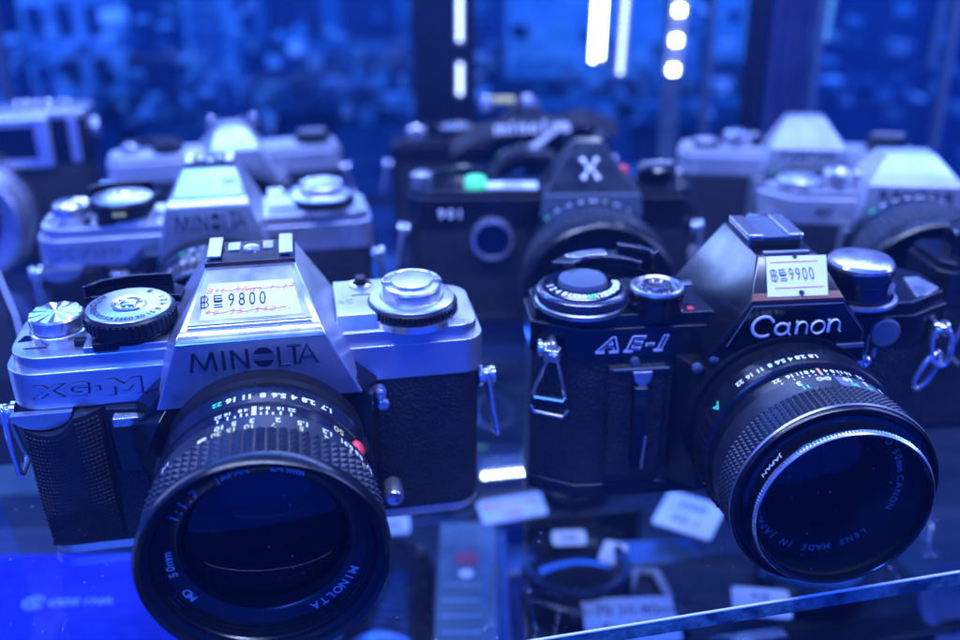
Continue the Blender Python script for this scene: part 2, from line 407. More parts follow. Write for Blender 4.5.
# ------------------------------------------------------------------ the silver camera pattern (front left, and the one behind it)
MCX, MCZ = 2.0, 37.6
def silver_slr(label, loc, yaw, pit, hero):
    T = thing('film_camera', label, 'camera', loc, yaw, pit, 'cameras on the glass shelf')
    W = 70.3
    # core body with covering
    body = MB().extr(rr(-W+.6, W-.8, .4, 32, (9, 9, 8, 8), 8), 3.6, 54.6).build('body', 'leatherette', T, bevel=.4)
    MB().extr(rr(-W+1, W-1, .6, 32, (9, 9, 8, 8), 8), 0, 4.2).build('bottom_plate', 'satin_chrome', T, bevel=.8)
    # top plate: apron, step line, deck
    tp = MB()
    tp.extr(rr(-W, W, 0, 33, (10, 7, 8, 8), 8), 54, 66)
    tp = tp.build('top_plate', 'satin_chrome', T, bevel=.5)
    MB().extr(rr(-W+1.8, W-1.8, 1.4, 31.5, (10, 6, 7, 7), 8), 65.5, 70.4).build('deck', 'satin_chrome', tp, bevel=.45)
    # front line where the top plate ends around the mirror box
    # right raised block with lamp button
    MB().hull([(25, 2.6, 70), (44.5, 2.6, 70), (44.5, 31, 70), (25, 31, 70), (25.5, 5, 75), (42.5, 5, 75), (42.5, 30, 75), (25.5, 30, 75)]).build('deck_step', 'satin_chrome', tp, bevel=.5)
    MB().lathe([(3.4, 74.8), (3.4, 75.4), (2.4, 75.8), (1.9, 75.9), (1.9, 78), (1.5, 78.4), (0, 78.5)], (34.2, 25.5, 0), n=28).build('release_button', 'black_plastic', tp)
    MB().lathe([(3.7, 74.9), (3.6, 75.9), (2.6, 76.1)], (34.2, 25.5, 0), n=28).build('button_collar', 'bright_chrome', tp)
    MB().box(30.8, 36.6, 18, 18.6, 74.9, 75.12).build('index_line', 'ink_black', tp)
    rewind(T, (49.2, 12.2), 13.6, 72, kh=4.6)
    MB().lathe([(14.6, 70.2), (14.4, 72.2), (13, 72.3)], (49.2, 12.2, 0), n=64).build('dial_collar', 'bright_chrome', tp)
    # left step under the dial
    MB().extr([(-47, 1.9), (-23.5, 1.9), (-23.5, 27), (-47, 27)], 70.2, 72.4).build('deck_step', 'satin_chrome', tp, bevel=.3)
    mk = [(t, a) for t, a in zip(['AUTO', '1000', '500', '250', '125', '60', '30', '15', '8', '4', '2', '1', 'B'], [158, 190, 215, 238, 258, 277, 296, 315, 333, 351, 8, 26, 60])]
    c = (-34.3, 11.6)
    MB().lathe([(0, 72.2), (10.5, 72.2), (10.5, 73.2), (11.5, 73.8), (12.2, 74), (12.4, 74.8), (0, 74.9)], (*c, 0), n=64).build('dial_collar', 'black_plastic', tp)
    dial(T, 'shutter_dial', c, 12.9, 75, 80, marks=mk, ink='ink_black', hub=(3.6, 1.2), n=46)
    sw = MB(); sw.hull([(-44, 0.9, 71), (-37.5, 0.9, 71), (-36, 3.5, 71), (-44.5, 4, 71), (-44, .9, 73.8), (-37.5, .9, 73.8), (-36, 3.5, 73.8), (-44.5, 4, 73.8)])
    sw.build('power_switch', 'black_plastic', T, bevel=.3)
    # film wind lever behind the dial
    lv = MB(); pts = [(-50, 25), (-45, 29.5), (-36, 32), (-24, 31.8), (-20.5, 29), (-21, 22), (-30, 24.5), (-40, 25.5)]
    lv.extr(pts, 75.2, 77.8)
    lv.extr([(-50, 25), (-45, 29.5), (-36, 32), (-24, 31.8), (-23.8, 30.6), (-36, 30.8), (-44.4, 28.4), (-49, 24.2)], 77.6, 81.6)
    lv.build('advance_lever', 'black_gloss', T, bevel=.4)
    # star-topped knob at the end
    k = MB(); kc = (-56.2, 16.5); k.lathe([(0, 70.2), (8.2, 70.2), (8.2, 72.4), (7.2, 72.9), (7.2, 73.1), (7.8, 73.3), (7.8, 77), (7.3, 77.6)], (*kc, 0), n=48)
    k = k.build('film_knob', 'knob_silver', T)
    st = MB()
    for j in range(22):
        a0 = 2*pi*j/22; a1 = 2*pi*(j+1)/22; hh = 77.75 if j % 2 else 77.35; h2 = 77.35 if j % 2 else 77.75
        st.add([(kc[0], kc[1], 77.95), (kc[0]+7.3*cos(a0), kc[1]+7.3*sin(a0), hh), (kc[0]+7.3*cos(a1), kc[1]+7.3*sin(a1), h2)], [(0, 1, 2)])
    st.build('star_cap', 'bright_chrome', k, flat=True)
    MB().extr([(-67.2, 12.6), (-62.2, 13), (-62.6, 16.2), (-66.2, 16.2)], 70.3, 70.62).build('counter_window', 'black_gloss', tp)
    MB().box(-64.5, -58, 7.6, 8.2, 70.3, 70.56).build('index_line', 'ink_black', tp)
    MB().box(-50.3, -46.9, 6.5, 9, 70.3, 72.6).build('lock_button', 'black_plastic', T, bevel=.3)
    MB().box(-20.8, -18.8, 14, 14.8, 70.3, 70.55).build('index_line', 'ink_black', tp)
    # prism housing ----------------------------------------------------
    cx = MCX-1
    pr = MB()
    pr.hull([(cx-28.6, -9.6, 56), (cx+30.4, -9.6, 56), (cx-28.6, 3, 56), (cx+30.4, 3, 56),
             (cx-20.6, -10.2, 77.2), (cx+20.6, -10.2, 77.2), (cx-20.3, -9.4, 78.2), (cx+20.3, -9.4, 78.2),
             (cx-12.6, 15.6, 89.2), (cx+13.4, 15.6, 89.2), (cx-12.6, 33, 89.2), (cx+13.4, 33, 89.2),
             (cx-26.5, 33, 69), (cx+26.5, 33, 69), (cx-26, 3, 69), (cx+27, 3, 69)])
    pr = pr.build('prism_housing', 'satin_chrome', T, bevel=.5)
    def roof_(x, t, h=0):
        sl = .44; n_ = Vector((0, -sl, 1)).normalized()*h
        return (cx+x*(20.3-7.4*t)/20.3, -9.4+25*t+n_.y, 78.2+11*t+n_.z)
    # bright brow band
    MB().hull([(cx-20.9, -10.5, 76.6), (cx+20.9, -10.5, 76.6), (cx-20.2, -9.0, 78.8), (cx+20.2, -9.0, 78.8), (cx-20.9, -8, 76.6), (cx+20.9, -8, 76.6), (cx-19.4, -6.9, 79.6), (cx+19.4, -6.9, 79.6), (cx-19.4, -6, 77), (cx+19.4, -6, 77)]).build('brow', 'knob_silver', pr, bevel=.35)
    gv = MB(); gv.hull([roof_(a, b, c_) for a, b in ((-18.4, .075), (18.4, .075), (-18.0, .14), (18.0, .14)) for c_ in (.12, -.4)]).build('roof_groove', 'plate_teal', pr)
    # roof plate, inset
    sl = (89.2-78.2)/(15.6+9.4)
    def roof(x, t, h=0):    # t 0 brow .. 1 top
        y = -9.4+25*t; z = 78.2+11*t; nrm = Vector((0, -sl, 1)).normalized()*h
        return (cx+x*(20.3-7.4*t)/20.3, y+nrm.y, z+nrm.z)
    pl = MB().hull([roof(-18.6, .16, .5), roof(18.6, .16, .5), roof(-18.6, .93, .5), roof(18.6, .93, .5), roof(-18.6, .16, -.6), roof(18.6, .16, -.6), roof(-18.6, .93, -.6), roof(18.6, .93, -.6)]).build('roof_plate', 'satin_chrome', pr, bevel=.25)
    # accessory shoe
    sh = MB(); sh.box(cx-12.9, cx+13.6, 15.2, 17.6, 87.6, 90.4)
    sh.box(cx-12.9, cx+13.6, 16, 33, 88.8, 89.9)
    sh = sh.build('accessory_shoe', 'black_gloss', pr, bevel=.3)
    rl = MB()
    for a, b in ((-12.3, -8.2), (8.9, 13)):
        rl.box(cx+a, cx+b, 17.8, 33, 90.7, 91.5)
        rl.box(cx+(a if a < 0 else b-1), cx+(a+1 if a < 0 else b), 17.8, 33, 89.8, 90.8)
    rl.build('shoe_rails', 'satin_chrome', sh, bevel=.15)
    MB().box(cx-6.5, cx-3, 25, 31, 89.9, 90.3).box(cx+4, cx+7, 25, 31, 89.9, 90.3).lathe([(2.6, 89.9), (2.4, 90.5), (0, 90.6)], (cx+.5, 26, 0), n=24).build('shoe_contact', 'bright_chrome', sh)
    # lettering, engraved and inked
    nz = Vector((0, -1, .028)).normalized()
    def F(u, v): return (cx+u, -9.93-.027*(v-70)*1.0, v)
    lt = MB(); zc = 71.0; h = 3.1; rr_ = .5
    def stroke(pts): lt.tube([F(a, zc+b) for a, b in pts], rr_, 6, flat=1)
    stroke([(-17.4, -h), (-16.2, h)]); stroke([(-16.2, h), (-13.6, -h+.4)]); stroke([(-13.6, -h+.4), (-11.2, h)]); stroke([(-11.2, h), (-10.4, -h)])
    stroke([(-8.2, -h), (-8.2, h)])
    stroke([(-5.8, -h), (-5.8, h)]); stroke([(-5.8, h), (-1.6, -h)]); stroke([(-1.6, -h), (-1.6, h)])
    stroke([(7.2, h), (7.2, -h), (10.2, -h)])
    stroke([(9.6, h), (13.6, h)]); stroke([(11.6, h), (11.6, -h)])
    stroke([(12.6, -h), (15.2, h), (18, -h)]); stroke([(13.6, -.9), (16.9, -.9)])
    # the globe O: solid caps with stripes between
    def cap(a0, a1):
        pts = [(3.0*cos(R_(a)), 3.25*sin(R_(a))) for a in range(a0, a1+1, 8)]
        n_ = len(pts)
        lt.add([F(2.9+u, zc+v)[:1]+(F(0, zc+v)[1]-.12,)+F(0, zc+v)[2:] for u, v in pts]+[(F(2.9+u, 0)[0], F(0, zc+v)[1]+.3, zc+v) for u, v in pts],
               [tuple(range(n_))]+[(i, (i+1) % n_, (i+1) % n_+n_, i+n_) for i in range(n_)])
    cap(16, 164); cap(196, 344)
    for v in (-.55, 0, .55):
        lt.tube([F(-.1+0, zc+v), F(5.9, zc+v)], .13, 5)
    lt.build('lettering', 'engraved_ink', pr)
    # model name on the top plate front
    ml = MB()
    def model(mb, x, y, depth, grow):
        for ch, xo in ((('X', -58.4), ('G', -50.6)) if hero else (('X', -60), ('7', -52), ('0', -46), ('0', -40))):
            vs, fs = text_geo(ch, 7.2, shear=.1, ext=depth, bold=.24+grow)
            mb.add([(v[0]*1.3, v[1]*.74, v[2]) for v in vs], fs, frame((xo+x, y, 60), (1, 0, 0), (0, 0, 1)))
        if hero:
            g = grow
            mb.extr([(-45.3-g+x, 59.5-g), (-44.2+g+x, 59.5-g), (-44.2+g+x, 60.5+g), (-45.3-g+x, 60.5+g)], y-depth, y+depth, 'y')
            mp = [(-42-g, 57.4-g), (-40.2+g, 57.4-g), (-39.9+g, 60.4-2*g), (-38-g*.4, 58.6-g), (-36.4+g*.4, 58.6-g), (-34.4-g, 60.4-2*g), (-34.6-g, 57.4-g), (-32.6+g, 57.4-g), (-32.4+g, 62.5+g), (-34.8-g*.4, 62.5+g), (-37.2, 60.4+2*g), (-39.6+g*.4, 62.5+g), (-41.8-g, 62.5+g)]
            mb.extr([(a+x, b) for a, b in mp], y-depth, y+depth, 'y')
    xg = MB(); model(xg, 0, -.12, .12, 0.); xg.build('model_lettering', 'satin_chrome', tp, ang=40)
    ed = MB(); model(ed, .26, -.02, .04, .3); ed.build('model_lettering_groove', 'engraved_ink', tp, flat=True)
    # mirror box front, black
    mbx = MB()
    mbx.hull([(-35.5, .5, 54), (-35.5, .5, 3.5), (36.5, .5, 3.5), (36.5, .5, 56), (-33, -8, 52), (-30, -8, 5), (33, -8, 5), (33.8, -8, 53), (-26.3, -9, 60.5), (29.5, -9, 60.5), (-27, .5, 62), (30, .5, 62)])
    mb_ = mbx.build('mirror_box', 'black_paint', T, bevel=.8)
    MB().lathe([(0, 7), (29.4, 7), (29.4, 14.8), (28.4, 15.8), (0, 11.8)], (MCX, 0, MCZ), 'y', n=96).build('mount_collar', 'matte_black', mb_)
    # angular cover left of the mount
    MB().hull([(-36, -6, 41), (-34, -11.5, 40), (-27, -13, 54), (-24.5, -8.5, 56.5), (-36.5, -6, 50), (-24, -8.5, 41), (-36, -2, 30), (-30, -7, 30)]).build('mount_cover', 'black_paint', mb_, bevel=.4)
    MB().hull([(-41.5, -4.2, 51.3), (-32.8, -4.2, 51.3), (-41.5, -4.2, 48.4), (-32.8, -4.2, 48.4), (-41, .4, 52.6), (-33, .4, 52.6), (-41, .4, 47), (-33, .4, 47)]).build('sync_switch', 'dull_steel', T, bevel=.3)
    MB().hull([(-44, .6, 54), (-34, .6, 54), (-44, .6, 30), (-34, .6, 30), (-43.5, -1.4, 53.4), (-34, -2.4, 53.4), (-42, -1.4, 31), (-34, -2.4, 31)]).build('front_cover', 'black_paint', T, bevel=.4)
    # grip with moulded ribs
    g = MB(); nx, nz_ = 22, 33
    gx0, gx1, gz0, gz1 = -67.5, -44.5, 5.2, 53.5
    def G(i, j):
        u = i/nx; v = j/nz_
        x = gx0+(gx1-gx0)*u+ (1.2*v-.2)*(1-u)*0
        z = gz0+(gz1-gz0)*v
        bulge = 1.2+4.2*math.sin(pi*min(1, max(0, u*1.08)))**.7+.6*sin(u*7+v*3)
        bulge *= min(1, .25+v*2.2)
        if u <= 0: bulge = -2.2
        if u >= 1: bulge = -.4
        return [x, -bulge, z]
    V = [[G(i, j) for i in range(nx+1)] for j in range(nz_+1)]
    # silver half-moon inset leaves the top edge scooped
    for j in range(nz_+1):
        for i in range(nx+1):
            x = V[j][i][0]; top = 53.3-5.4*max(0, 1-((x+61)/8.6)**2)**.6 if abs(x+61) < 8.6 else 53.3
            V[j][i][2] = gz0+(top-gz0)*j/nz_
    vs = [tuple(p) for row in V for p in row]
    fs = [(j*(nx+1)+i, j*(nx+1)+i+1, (j+1)*(nx+1)+i+1, (j+1)*(nx+1)+i) for j in range(nz_) for i in range(nx)]
    g.add(vs, fs)
    for j in range(1, nz_-1):        # little raised bars
        for i in range(1, nx-1):
            p = Vector(V[j][i]); q = Vector(V[j][i+1]); t = Vector(V[j+1][i]); e = Vector(V[j+1][i+1])
            c_ = [p.lerp(q, .14).lerp(t.lerp(e, .14), .25), p.lerp(q, .86).lerp(t.lerp(e, .86), .25), p.lerp(q, .86).lerp(t.lerp(e, .86), .75), p.lerp(q, .14).lerp(t.lerp(e, .14), .75)]
            m_ = sum(c_, Vector())/4
            o = Vector((0, -.32, 0)); tp_ = [c_[k].lerp(m_, .35)+o for k in range(4)]
            g.add([tuple(x) for x in c_+tp_], [(0, 1, 5, 4), (1, 2, 6, 5), (2, 3, 7, 6), (3, 0, 4, 7), (4, 5, 6, 7)])
    # sides of the grip
    g.add([tuple(V[0][i]) for i in range(nx+1)]+[(V[0][i][0], .6, V[0][i][2]) for i in range(nx+1)], [(i, i+1, nx+2+i, nx+1+i) for i in range(nx)])
    g.add([tuple(V[nz_][i]) for i in range(nx+1)]+[(V[nz_][i][0], .6, V[nz_][i][2]) for i in range(nx+1)], [(i, i+1, nx+2+i, nx+1+i) for i in range(nx)])
    g.build('grip', 'rubber', T, ang=25)
    hm = [(-69.4, 54.0)]+[(-61+8.4*cos(R_(a)), 53.9-5.3*abs(sin(R_(a)))**1.0) for a in range(180, 361, 12)]+[(-52.4, 54.0)]
    MB().extr(hm, -2.1, .3, 'y').build('grip_plate', 'dull_steel', T, bevel=.3)
    # chrome sync terminal and release
    MB().lathe([(0, -.5), (2.1, -.5), (2.1, 1.4), (1.5, 1.6), (1.4, 3.4), (.9, 3.5), (.9, 2.6), (0, 2.6)], (36.8, -2, 51.6), 'y', n=24).build('release_pin', 'bright_chrome', T)
    MB().lathe([(0, -.5), (2.1, -.5), (2.1, 1.0), (1.5, 1.6), (0, 1.7)], (37.6, -3, 47.6), 'y', n=24).build('release_pin', 'bright_chrome', T)
    MB().lathe([(0, -1), (3.1, -1), (3.1, 6), (2.6, 6.8), (2.0, 6.8), (1.8, 5.5), (0, 5.5)], (39.4, -3, 15.8), 'y', n=28).build('flash_terminal', 'bright_chrome', T)
    # right-hand bright edge moulding of the mirror box
    # strap lugs
    lug(T, -1, (-70.5, 8, 49.5), drop=20, splay=-1.5, w=5)
    lug(T, 1, (69.5, 8, 48), drop=21, splay=2.5, w=4.5)
    # lens ----------------------------------------------------------------
    r = 32.5
    fun = [(r-2, 59.0), (r-2.2, 57.8), (r-3.8, 57.5), (r-4, 56.2), (r-4.6, 56.0), (28.2, 56.6), (27.9, 55.6), (27.5, 55.6), (27.4, 54.2), (27.0, 54.2), (26.9, 53.0), (26.5, 53.0), (26.4, 52.2), (23.2, 51.6), (22.4, 50.8), (22.2, 49.6), (21.8, 49.6)]
    P = dict(r=r, front=-60, ap=(-21.5, -30), dof=(-30, -37), grip=(-43.2, -55.2), ra=30.4, rd=30.0, rg=31.0, rows=5, cols=68, ph=1.25, funnel=fun)
    L, ar, fo = lens(T, MCX, MCZ, -10, P)
    # numbers on the aperture ring
    t = MB()
    for s_, a in (('16', -12.7), ('11', -4.9), ('8', 3.2), ('5.6', 11.2), ('4', 19), ('2.8', 26.7), ('1.7', 37.6)):
        cyl_text(t, s_, 3.2, MCX, MCZ, 30.4, -26, a, bold=.14)
    t.build('aperture_numbers', 'paint_white', ar, flat=True)
    t = MB(); cyl_text(t, '22', 2.9, MCX, MCZ, 30.4, -26, -20.5, bold=.1); t.build('smallest_aperture_number', 'paint_green', ar, flat=True)
    t = MB()
    def tick(a, ya, yb, w, rad):
        q = lambda a, y: (MCX+rad*sin(R_(a)), y, MCZ+rad*cos(R_(a)))
        w = w/2/rad*180/pi
        t.add([q(a-w, ya), q(a+w, ya), q(a+w, yb), q(a-w, yb)], [(0, 1, 2, 3)])
    tick(-1, -31, -36.6, 1.2, 30.08)
    for k in (3.5, 6.4, 9.4, 13.2, 18.5):
        for s_ in (-1, 1): tick(-1+s_*k, -34.2 if k in (3.5, 9.4) else -33.6, -36.6, .5, 30.08)
    for s_, a in (('22', -19.5), ('16', -14.3), ('8', -8), ('4', -5), ('4', 2.6), ('8', 5.8), ('16', 12.3), ('22', 17.8)):
        cyl_text(t, s_, 2.1, MCX, MCZ, 30.0, -32.2, a, bold=.07, ext=.09)
    t.build('depth_scale', 'paint_white', L, flat=True)
    t = MB()
    for s_, a in (('30', -18.5), ('15', -11), ('10', -2.5), ('7', 8.5), ('5', 22), ('4', 35), ('3', 50), ('2.5', 62)):
        cyl_text(t, s_, 2.8, MCX, MCZ, 31.0, -42, a, bold=.09)
    cyl_text(t, '50', 3.7, MCX, MCZ, 30.0, -33.0, 45, bold=.06)
    t.build('distance_scale_feet', 'paint_gold', fo, flat=True)
    t = MB()
    for s_, a in (('10', -17), ('5', -10), ('3', -1.5), ('2', 10.7), ('1.5', 23), ('1.2', 36), ('1', 44.5), ('0.9', 49), ('0.8', 57), ('0.7', 67)):
        cyl_text(t, s_, 2.8, MCX, MCZ, 31.0, -39.4, a, bold=.1)
    cyl_text(t, '-', 8, MCX, MCZ, 31.0, -42.4, -26, bold=.3)
    cyl_text(t, '1:1', 3.2, MCX, MCZ, 31.0, -40.5, -50, bold=.1)
    t.build('distance_scale_metres', 'paint_white', fo, flat=True)
    MB().lathe([(2.5, 0), (2.4, .8), (1.6, 1.5), (0, 1.7)], (0, 0, 0), 'z', n=28,
               M=Matrix.Translation((MCX+29.9*sin(R_(60)), -33.6, MCZ+29.9*cos(R_(60)))) @ Matrix.Rotation(R_(60), 4, 'Y')).build('red_index_dot', 'paint_red', L)
    # front lettering
    t = MB()
    yy = -52.2
    ring_text(t, 'JAPAN', 2.9, MCX, MCZ, 24.7, yy, -15, bold=.05)
    ring_text(t, 'Ø49mm', 2.7, MCX, MCZ, 24.7, yy, 18, bold=.05)
    ring_text(t, '1:1.7', 3.6, MCX, MCZ, 24.7, yy, -50, bold=.06)
    ring_text(t, 'MD', 3.2, MCX, MCZ, 24.7, yy, -122, bold=.06)
    ring_text(t, '50mm', 3.2, MCX, MCZ, 24.7, yy, -96, bold=.06, step=2.2)
    t.build('front_lettering', 'ring_ink', L, flat=True)
    t = MB(); ring_text(t, 'MINOLTA', 3.4, MCX, MCZ, 24.7, yy, 135, bold=.06, step=2.6)
    t.build('maker_lettering', 'ring_ink', L, flat=True)
    # glass: cemented front element, dark inner barrel
    fe = MB(); prof = [(21.9*cos(a)/1, 46.6+3.4*sin(a)) for a in [pi/2*k/14 for k in range(15)]]
    fe.lathe(prof[:-1]+[(0, 50)], (MCX, 0, MCZ), 'y', n=72); fe.build('front_element', 'front_glass', L)
    inn = MB(); inn.lathe([(22.2, 50), (21.8, 45), (20.8, 45), (19.6, 39), (18.8, 39), (16.6, 31), (16, 31), (15, 26)], (MCX, 0, MCZ), 'y', n=64); inn.build('inner_barrel', 'matte_black', L)
    i2 = MB(); prof = [(15.5*cos(a), 33+3*sin(a)) for a in [pi/2*k/10 for k in range(11)]]; i2.lathe(prof[:-1]+[(0, 36)], (MCX, 0, MCZ), 'y', n=48); i2.build('rear_element', 'glass_coating', L)
    if not hero:
        vt = MB()
        for k in range(5): 
            p = roof(10+k*1.7, .45, .6); q = roof(10+k*1.7, .62, .6)
            vt.tube([p, q], .35, 5)
        vt.build('vent_slots', 'ink_grey', pr)
        for ob in [pr]+[o for o in COL.objects if o.parent == pr or (o.parent and o.parent.parent == pr)]:
            for v in ob.data.vertices:
                z = v.co.z/S; v.co.x = (cx+1+(v.co.x/S-cx)*.8)*S
                v.co.z = (56+(z-56)*1.15 if z < 78 else 81.3+(z-78)*.8)*S
        MB().box(-37, -32, -1.6, -.7, 75.5, 77).build('dial_mark', 'paint_gold', T)
    return T, pr, roof

mat('ring_ink', (.5, .52, .55), .5)
def baht_price(mb, digits, size, M0, gap, bold=0.):
    """currency sign, two stacked Thai letters, digits; strokes in a local frame M0"""
    h = size*.5
    def st(pts, w=.16): mb.tube([tuple(M0 @ Vector((x, y, .02))) for x, y in pts], w*size/5, 5)
    x = -len(digits)*gap/2-gap*1.55
    # currency sign: B with a bar through it
    st([(x-.2*size, -h*.8), (x-.2*size, h*.8), (x+.1*size, h*.75), (x+.17*size, h*.4), (x+.08*size, 0.02), (x-.18*size, 0)])
    st([(x+.08*size, 0.0), (x+.2*size, -h*.35), (x+.1*size, -h*.75), (x-.2*size, -h*.8)]); st([(x-.02*size, -h), (x-.02*size, h)])
    x += gap*1.25
    for dy in (-.45, .45):
        st([(x-.2*size, (dy+.35)*h), (x+.2*size, (dy+.38)*h)]); st([(x-.2*size, (dy-.05)*h), (x+.2*size, (dy-.02)*h), (x+.22*size, (dy-.36)*h), (x-.22*size, (dy-.38)*h)])
    st([(x-.2*size, h*.0), (x-.2*size, h*.85)])
    for i, ch in enumerate(digits):
        vs, fs = text_geo(ch, size*1.32, bold=bold)
        mb.add([(v[0]*.56-len(digits)*gap/2+gap*(i+.95), v[1], .03) for v in vs], fs, M0)

# ---- front left camera
A, prA, roofA = silver_slr('silver camera with a 9800 price sticker on its prism roof, front left',
                           (-68.55, 259.72, .4), 10.42, 5.07, True)
# price sticker on the roof
st_ = MB(); q = [roofA(-15.2, .215, .62), roofA(15.9, .215, .62), roofA(14.6*1.16, .72, .62), roofA(-13.6*1.16, .72, .62)]
q2 = [roofA(-15.2, .215, .45), roofA(15.9, .215, .45), roofA(14.6*1.16, .72, .45), roofA(-13.6*1.16, .72, .45)]
st_.add(q+q2, [(0, 1, 2, 3), (7, 6, 5, 4), (0, 4, 5, 1), (1, 5, 6, 2), (2, 6, 7, 3), (3, 7, 4, 0)])
stk = st_.build('price_sticker', 'paper_white', prA, flat=True)
cen = roofA(.6, .465, .68); up = Vector(roofA(0, 1, 0))-Vector(roofA(0, 0, 0))
M0 = frame(cen, (1, 0, 0), up)
t = MB(); baht_price(t, '9800', 5.4, M0 @ Matrix.Translation((-2.6, 0, 0)), 2.95); t.build('price_digits', 'ink_black', stk, flat=True)
t = MB()
def squig(mb, M, txt, size, y, n, w, x0):
    # quick ball-pen writing: loops drawn over thin letters
    for i, ch in enumerate(txt):
        if ch == ' ': continue
        text_on(mb, ch, size, M @ Matrix.Translation((x0+i*w, y+random.uniform(-.2, .2), .02)) @ Matrix.Rotation(random.uniform(-.15, .1), 4, 'Z'), shear=.3)
squig(t, M0, 'B+L 50mm 1:17', 3.0, 4.05, 1, 1.95, -12.0)
squig(t, M0, '40,35,540,-', 2.9, -4.2, 1, 2.3, -12.6)
t.tube([tuple(M0 @ Vector((x, 4.0+.25*sin(x*1.3), .05))) for x in [-10+k*.8 for k in range(29)]], .09, 5)
t.tube([tuple(M0 @ Vector((x, -4.2+.3*sin(x*.9), .05))) for x in [-12.5+k*.8 for k in range(29)]], .09, 5)
t.build('pen_writing', 'ink_pink', stk, flat=True)

# ---- second row, same pattern
Bc, prB, roofB = silver_slr('silver camera with slotted prism roof, directly behind the one priced 9800',
                            (-116.0, 388.7, .4), 11.6, 2.5, False)

# ------------------------------------------------------------------ the black camera, front right
def black_slr():
    T = thing('film_camera', 'black camera with a 9900 price sticker on its prism, front right by the shelf edge', 'camera',
              (86.94, 283.32, .3), 5.0, 3.83, 'cameras on the glass shelf')
    W = 70.5; ch = 15.7; D = 32
    def plan(w, c, d, y0=0., back=6): return [(-w, y0+c*.55), (-w+c, y0), (w-c, y0), (w, y0+c*.55), (w, d-back), (w-back, d), (-w+back, d), (-w, d-back)]
    MB().extr(plan(W-.6, ch, D-.5, .6), 5, 54.4).build('body', 'leatherette', T, bevel=1.2, seg=3)
    MB().extr(plan(W, ch, D), 0, 5.4).build('bottom_plate', 'black_paint', T, bevel=.7)
    tp = MB().extr(plan(W, ch, D), 54, 65).build('top_plate', 'black_paint', T, bevel=.45)
    MB().extr(plan(W-1.6, ch-.8, D-1.2, 1.4), 64.6, 69.1).build('deck', 'black_paint', tp, bevel=.4)
    # model name: outlined slanted letters
    an = MB(); xs = [-46.6, -38.6, -33.4, -29.6]; inner = MB()
    for i, c_ in enumerate('AE-1'):
        M = frame((xs[i], -.05, 59.3), (1, .0, 0), (0, 0, 1))
        vs, fs = text_geo(c_, 8.6 if c_ != '-' else 7, shear=.28, ext=.1, bold=.34)
        an.add([(v[0]*1.12, v[1]*.78, v[2]) for v in vs], fs, M)
        M = frame((xs[i], -.21, 59.3), (1, .0, 0), (0, 0, 1))
        vs, fs = text_geo(c_, 8.6 if c_ != '-' else 7, shear=.28, ext=.02, bold=-.02)
        inner.add([(v[0]*1.12, v[1]*.78, v[2]) for v in vs], fs, M)
        if c_ in 'AE1':       # slab feet
            for dx in ((-2.6, 1.9) if c_ == 'A' else ((-1.4, ) if c_ == 'E' else (-.6, ))):
                an.box(xs[i]+dx-1.4, xs[i]+dx+1.5, -.16, .05, 56.3, 57.1)
    an.build('model_lettering', 'paint_white', tp, flat=True); inner.build('model_lettering_fill', 'ink_black', tp, flat=True)
    # main dial left
    c = (-53.2, 12.6)
    MB().lathe([(0, 69), (15.2, 69), (15.2, 70.4), (14.6, 70.8)], (*c, 0), n=72).build('dial_collar', 'dull_steel', tp)
    d_ = MB(); d_.lathe([(0, 70.5), (14.4, 70.5), (14.6, 71), (14.6, 74), (13.9, 74.6), (12.9, 74.8), (9.8, 75.2), (0, 75.3)], (*c, 0), n=80); knurl(d_, c, 14.6, 71, 74, 90, .25)
    d_ = d_.build('shutter_dial', 'dark_steel', T)
    MB().lathe([(13.0, 74.9), (12.9, 75.25), (8.4, 75.9), (8.4, 75.4)], (*c, 0), n=80).build('dial_band', 'black_gloss', d_)
    t = MB()
    for s_, a in (('2', 200), ('4', 214), ('8', 228), ('15', 242), ('30', 258), ('125', 292), ('250', 308), ('500', 324), ('1000', 342), ('B', 2), ('1', 186)):
        aa = R_(a); M = frame((c[0]+10.9*cos(aa), c[1]+10.9*sin(aa), 75.75), (-sin(aa), cos(aa), 0), (-cos(aa), -sin(aa), .15)); text_on(t, s_, 3.1, M, bold=.12)
    t.build('dial_numbers', 'paint_white', d_, flat=True)
    t = MB(); aa = R_(275); text_on(t, '60', 3.1, frame((c[0]+10.9*cos(aa), c[1]+10.9*sin(aa), 75.75), (-sin(aa), cos(aa), 0), (-cos(aa), -sin(aa), .15)), bold=.12); t.build('flash_sync_number', 'paint_green', d_, flat=True)
    MB().lathe([(8.0, 75.4), (7.9, 76.8), (7.6, 77.6), (7.0, 77.9), (6.2, 77.7), (0, 77.8)], (*c, 0), n=56).build('dial_hub', 'plate_teal', d_)
    # wind lever arcing behind the dial
    lv = MB(); cx, cy = -45, 12
    outer = [(cx+20*cos(R_(a)), cy+18*sin(R_(a))) for a in range(150, 24, -7)]; inn = [(cx+12.5*cos(R_(a)), cy+11.5*sin(R_(a))) for a in range(24, 150, 7)]
    lv.extr(outer+inn, 77.2, 80.4)
    lv = lv.build('advance_lever', 'black_gloss', T, bevel=.9, seg=3)
    MB().extr([(cx+20.3*cos(R_(a)), cy+18.2*sin(R_(a))) for a in range(72, 20, -6)]+[(cx+17.2*cos(R_(a)), cy+15.2*sin(R_(a))) for a in range(20, 72, 6)], 75.4, 83.4).build('lever_tip', 'black_gloss', lv, bevel=.8, seg=3)
    MB().extr([(cx+18.6*cos(R_(a)), cy+16.8*sin(R_(a))) for a in range(132, 80, -6)]+[(cx+13.4*cos(R_(a)), cy+12.2*sin(R_(a))) for a in range(80, 132, 6)], 80.2, 81.0).build('lever_cap', 'bright_chrome', lv, bevel=.3)
    # shutter button
    b_ = (-30.2, 6.6)
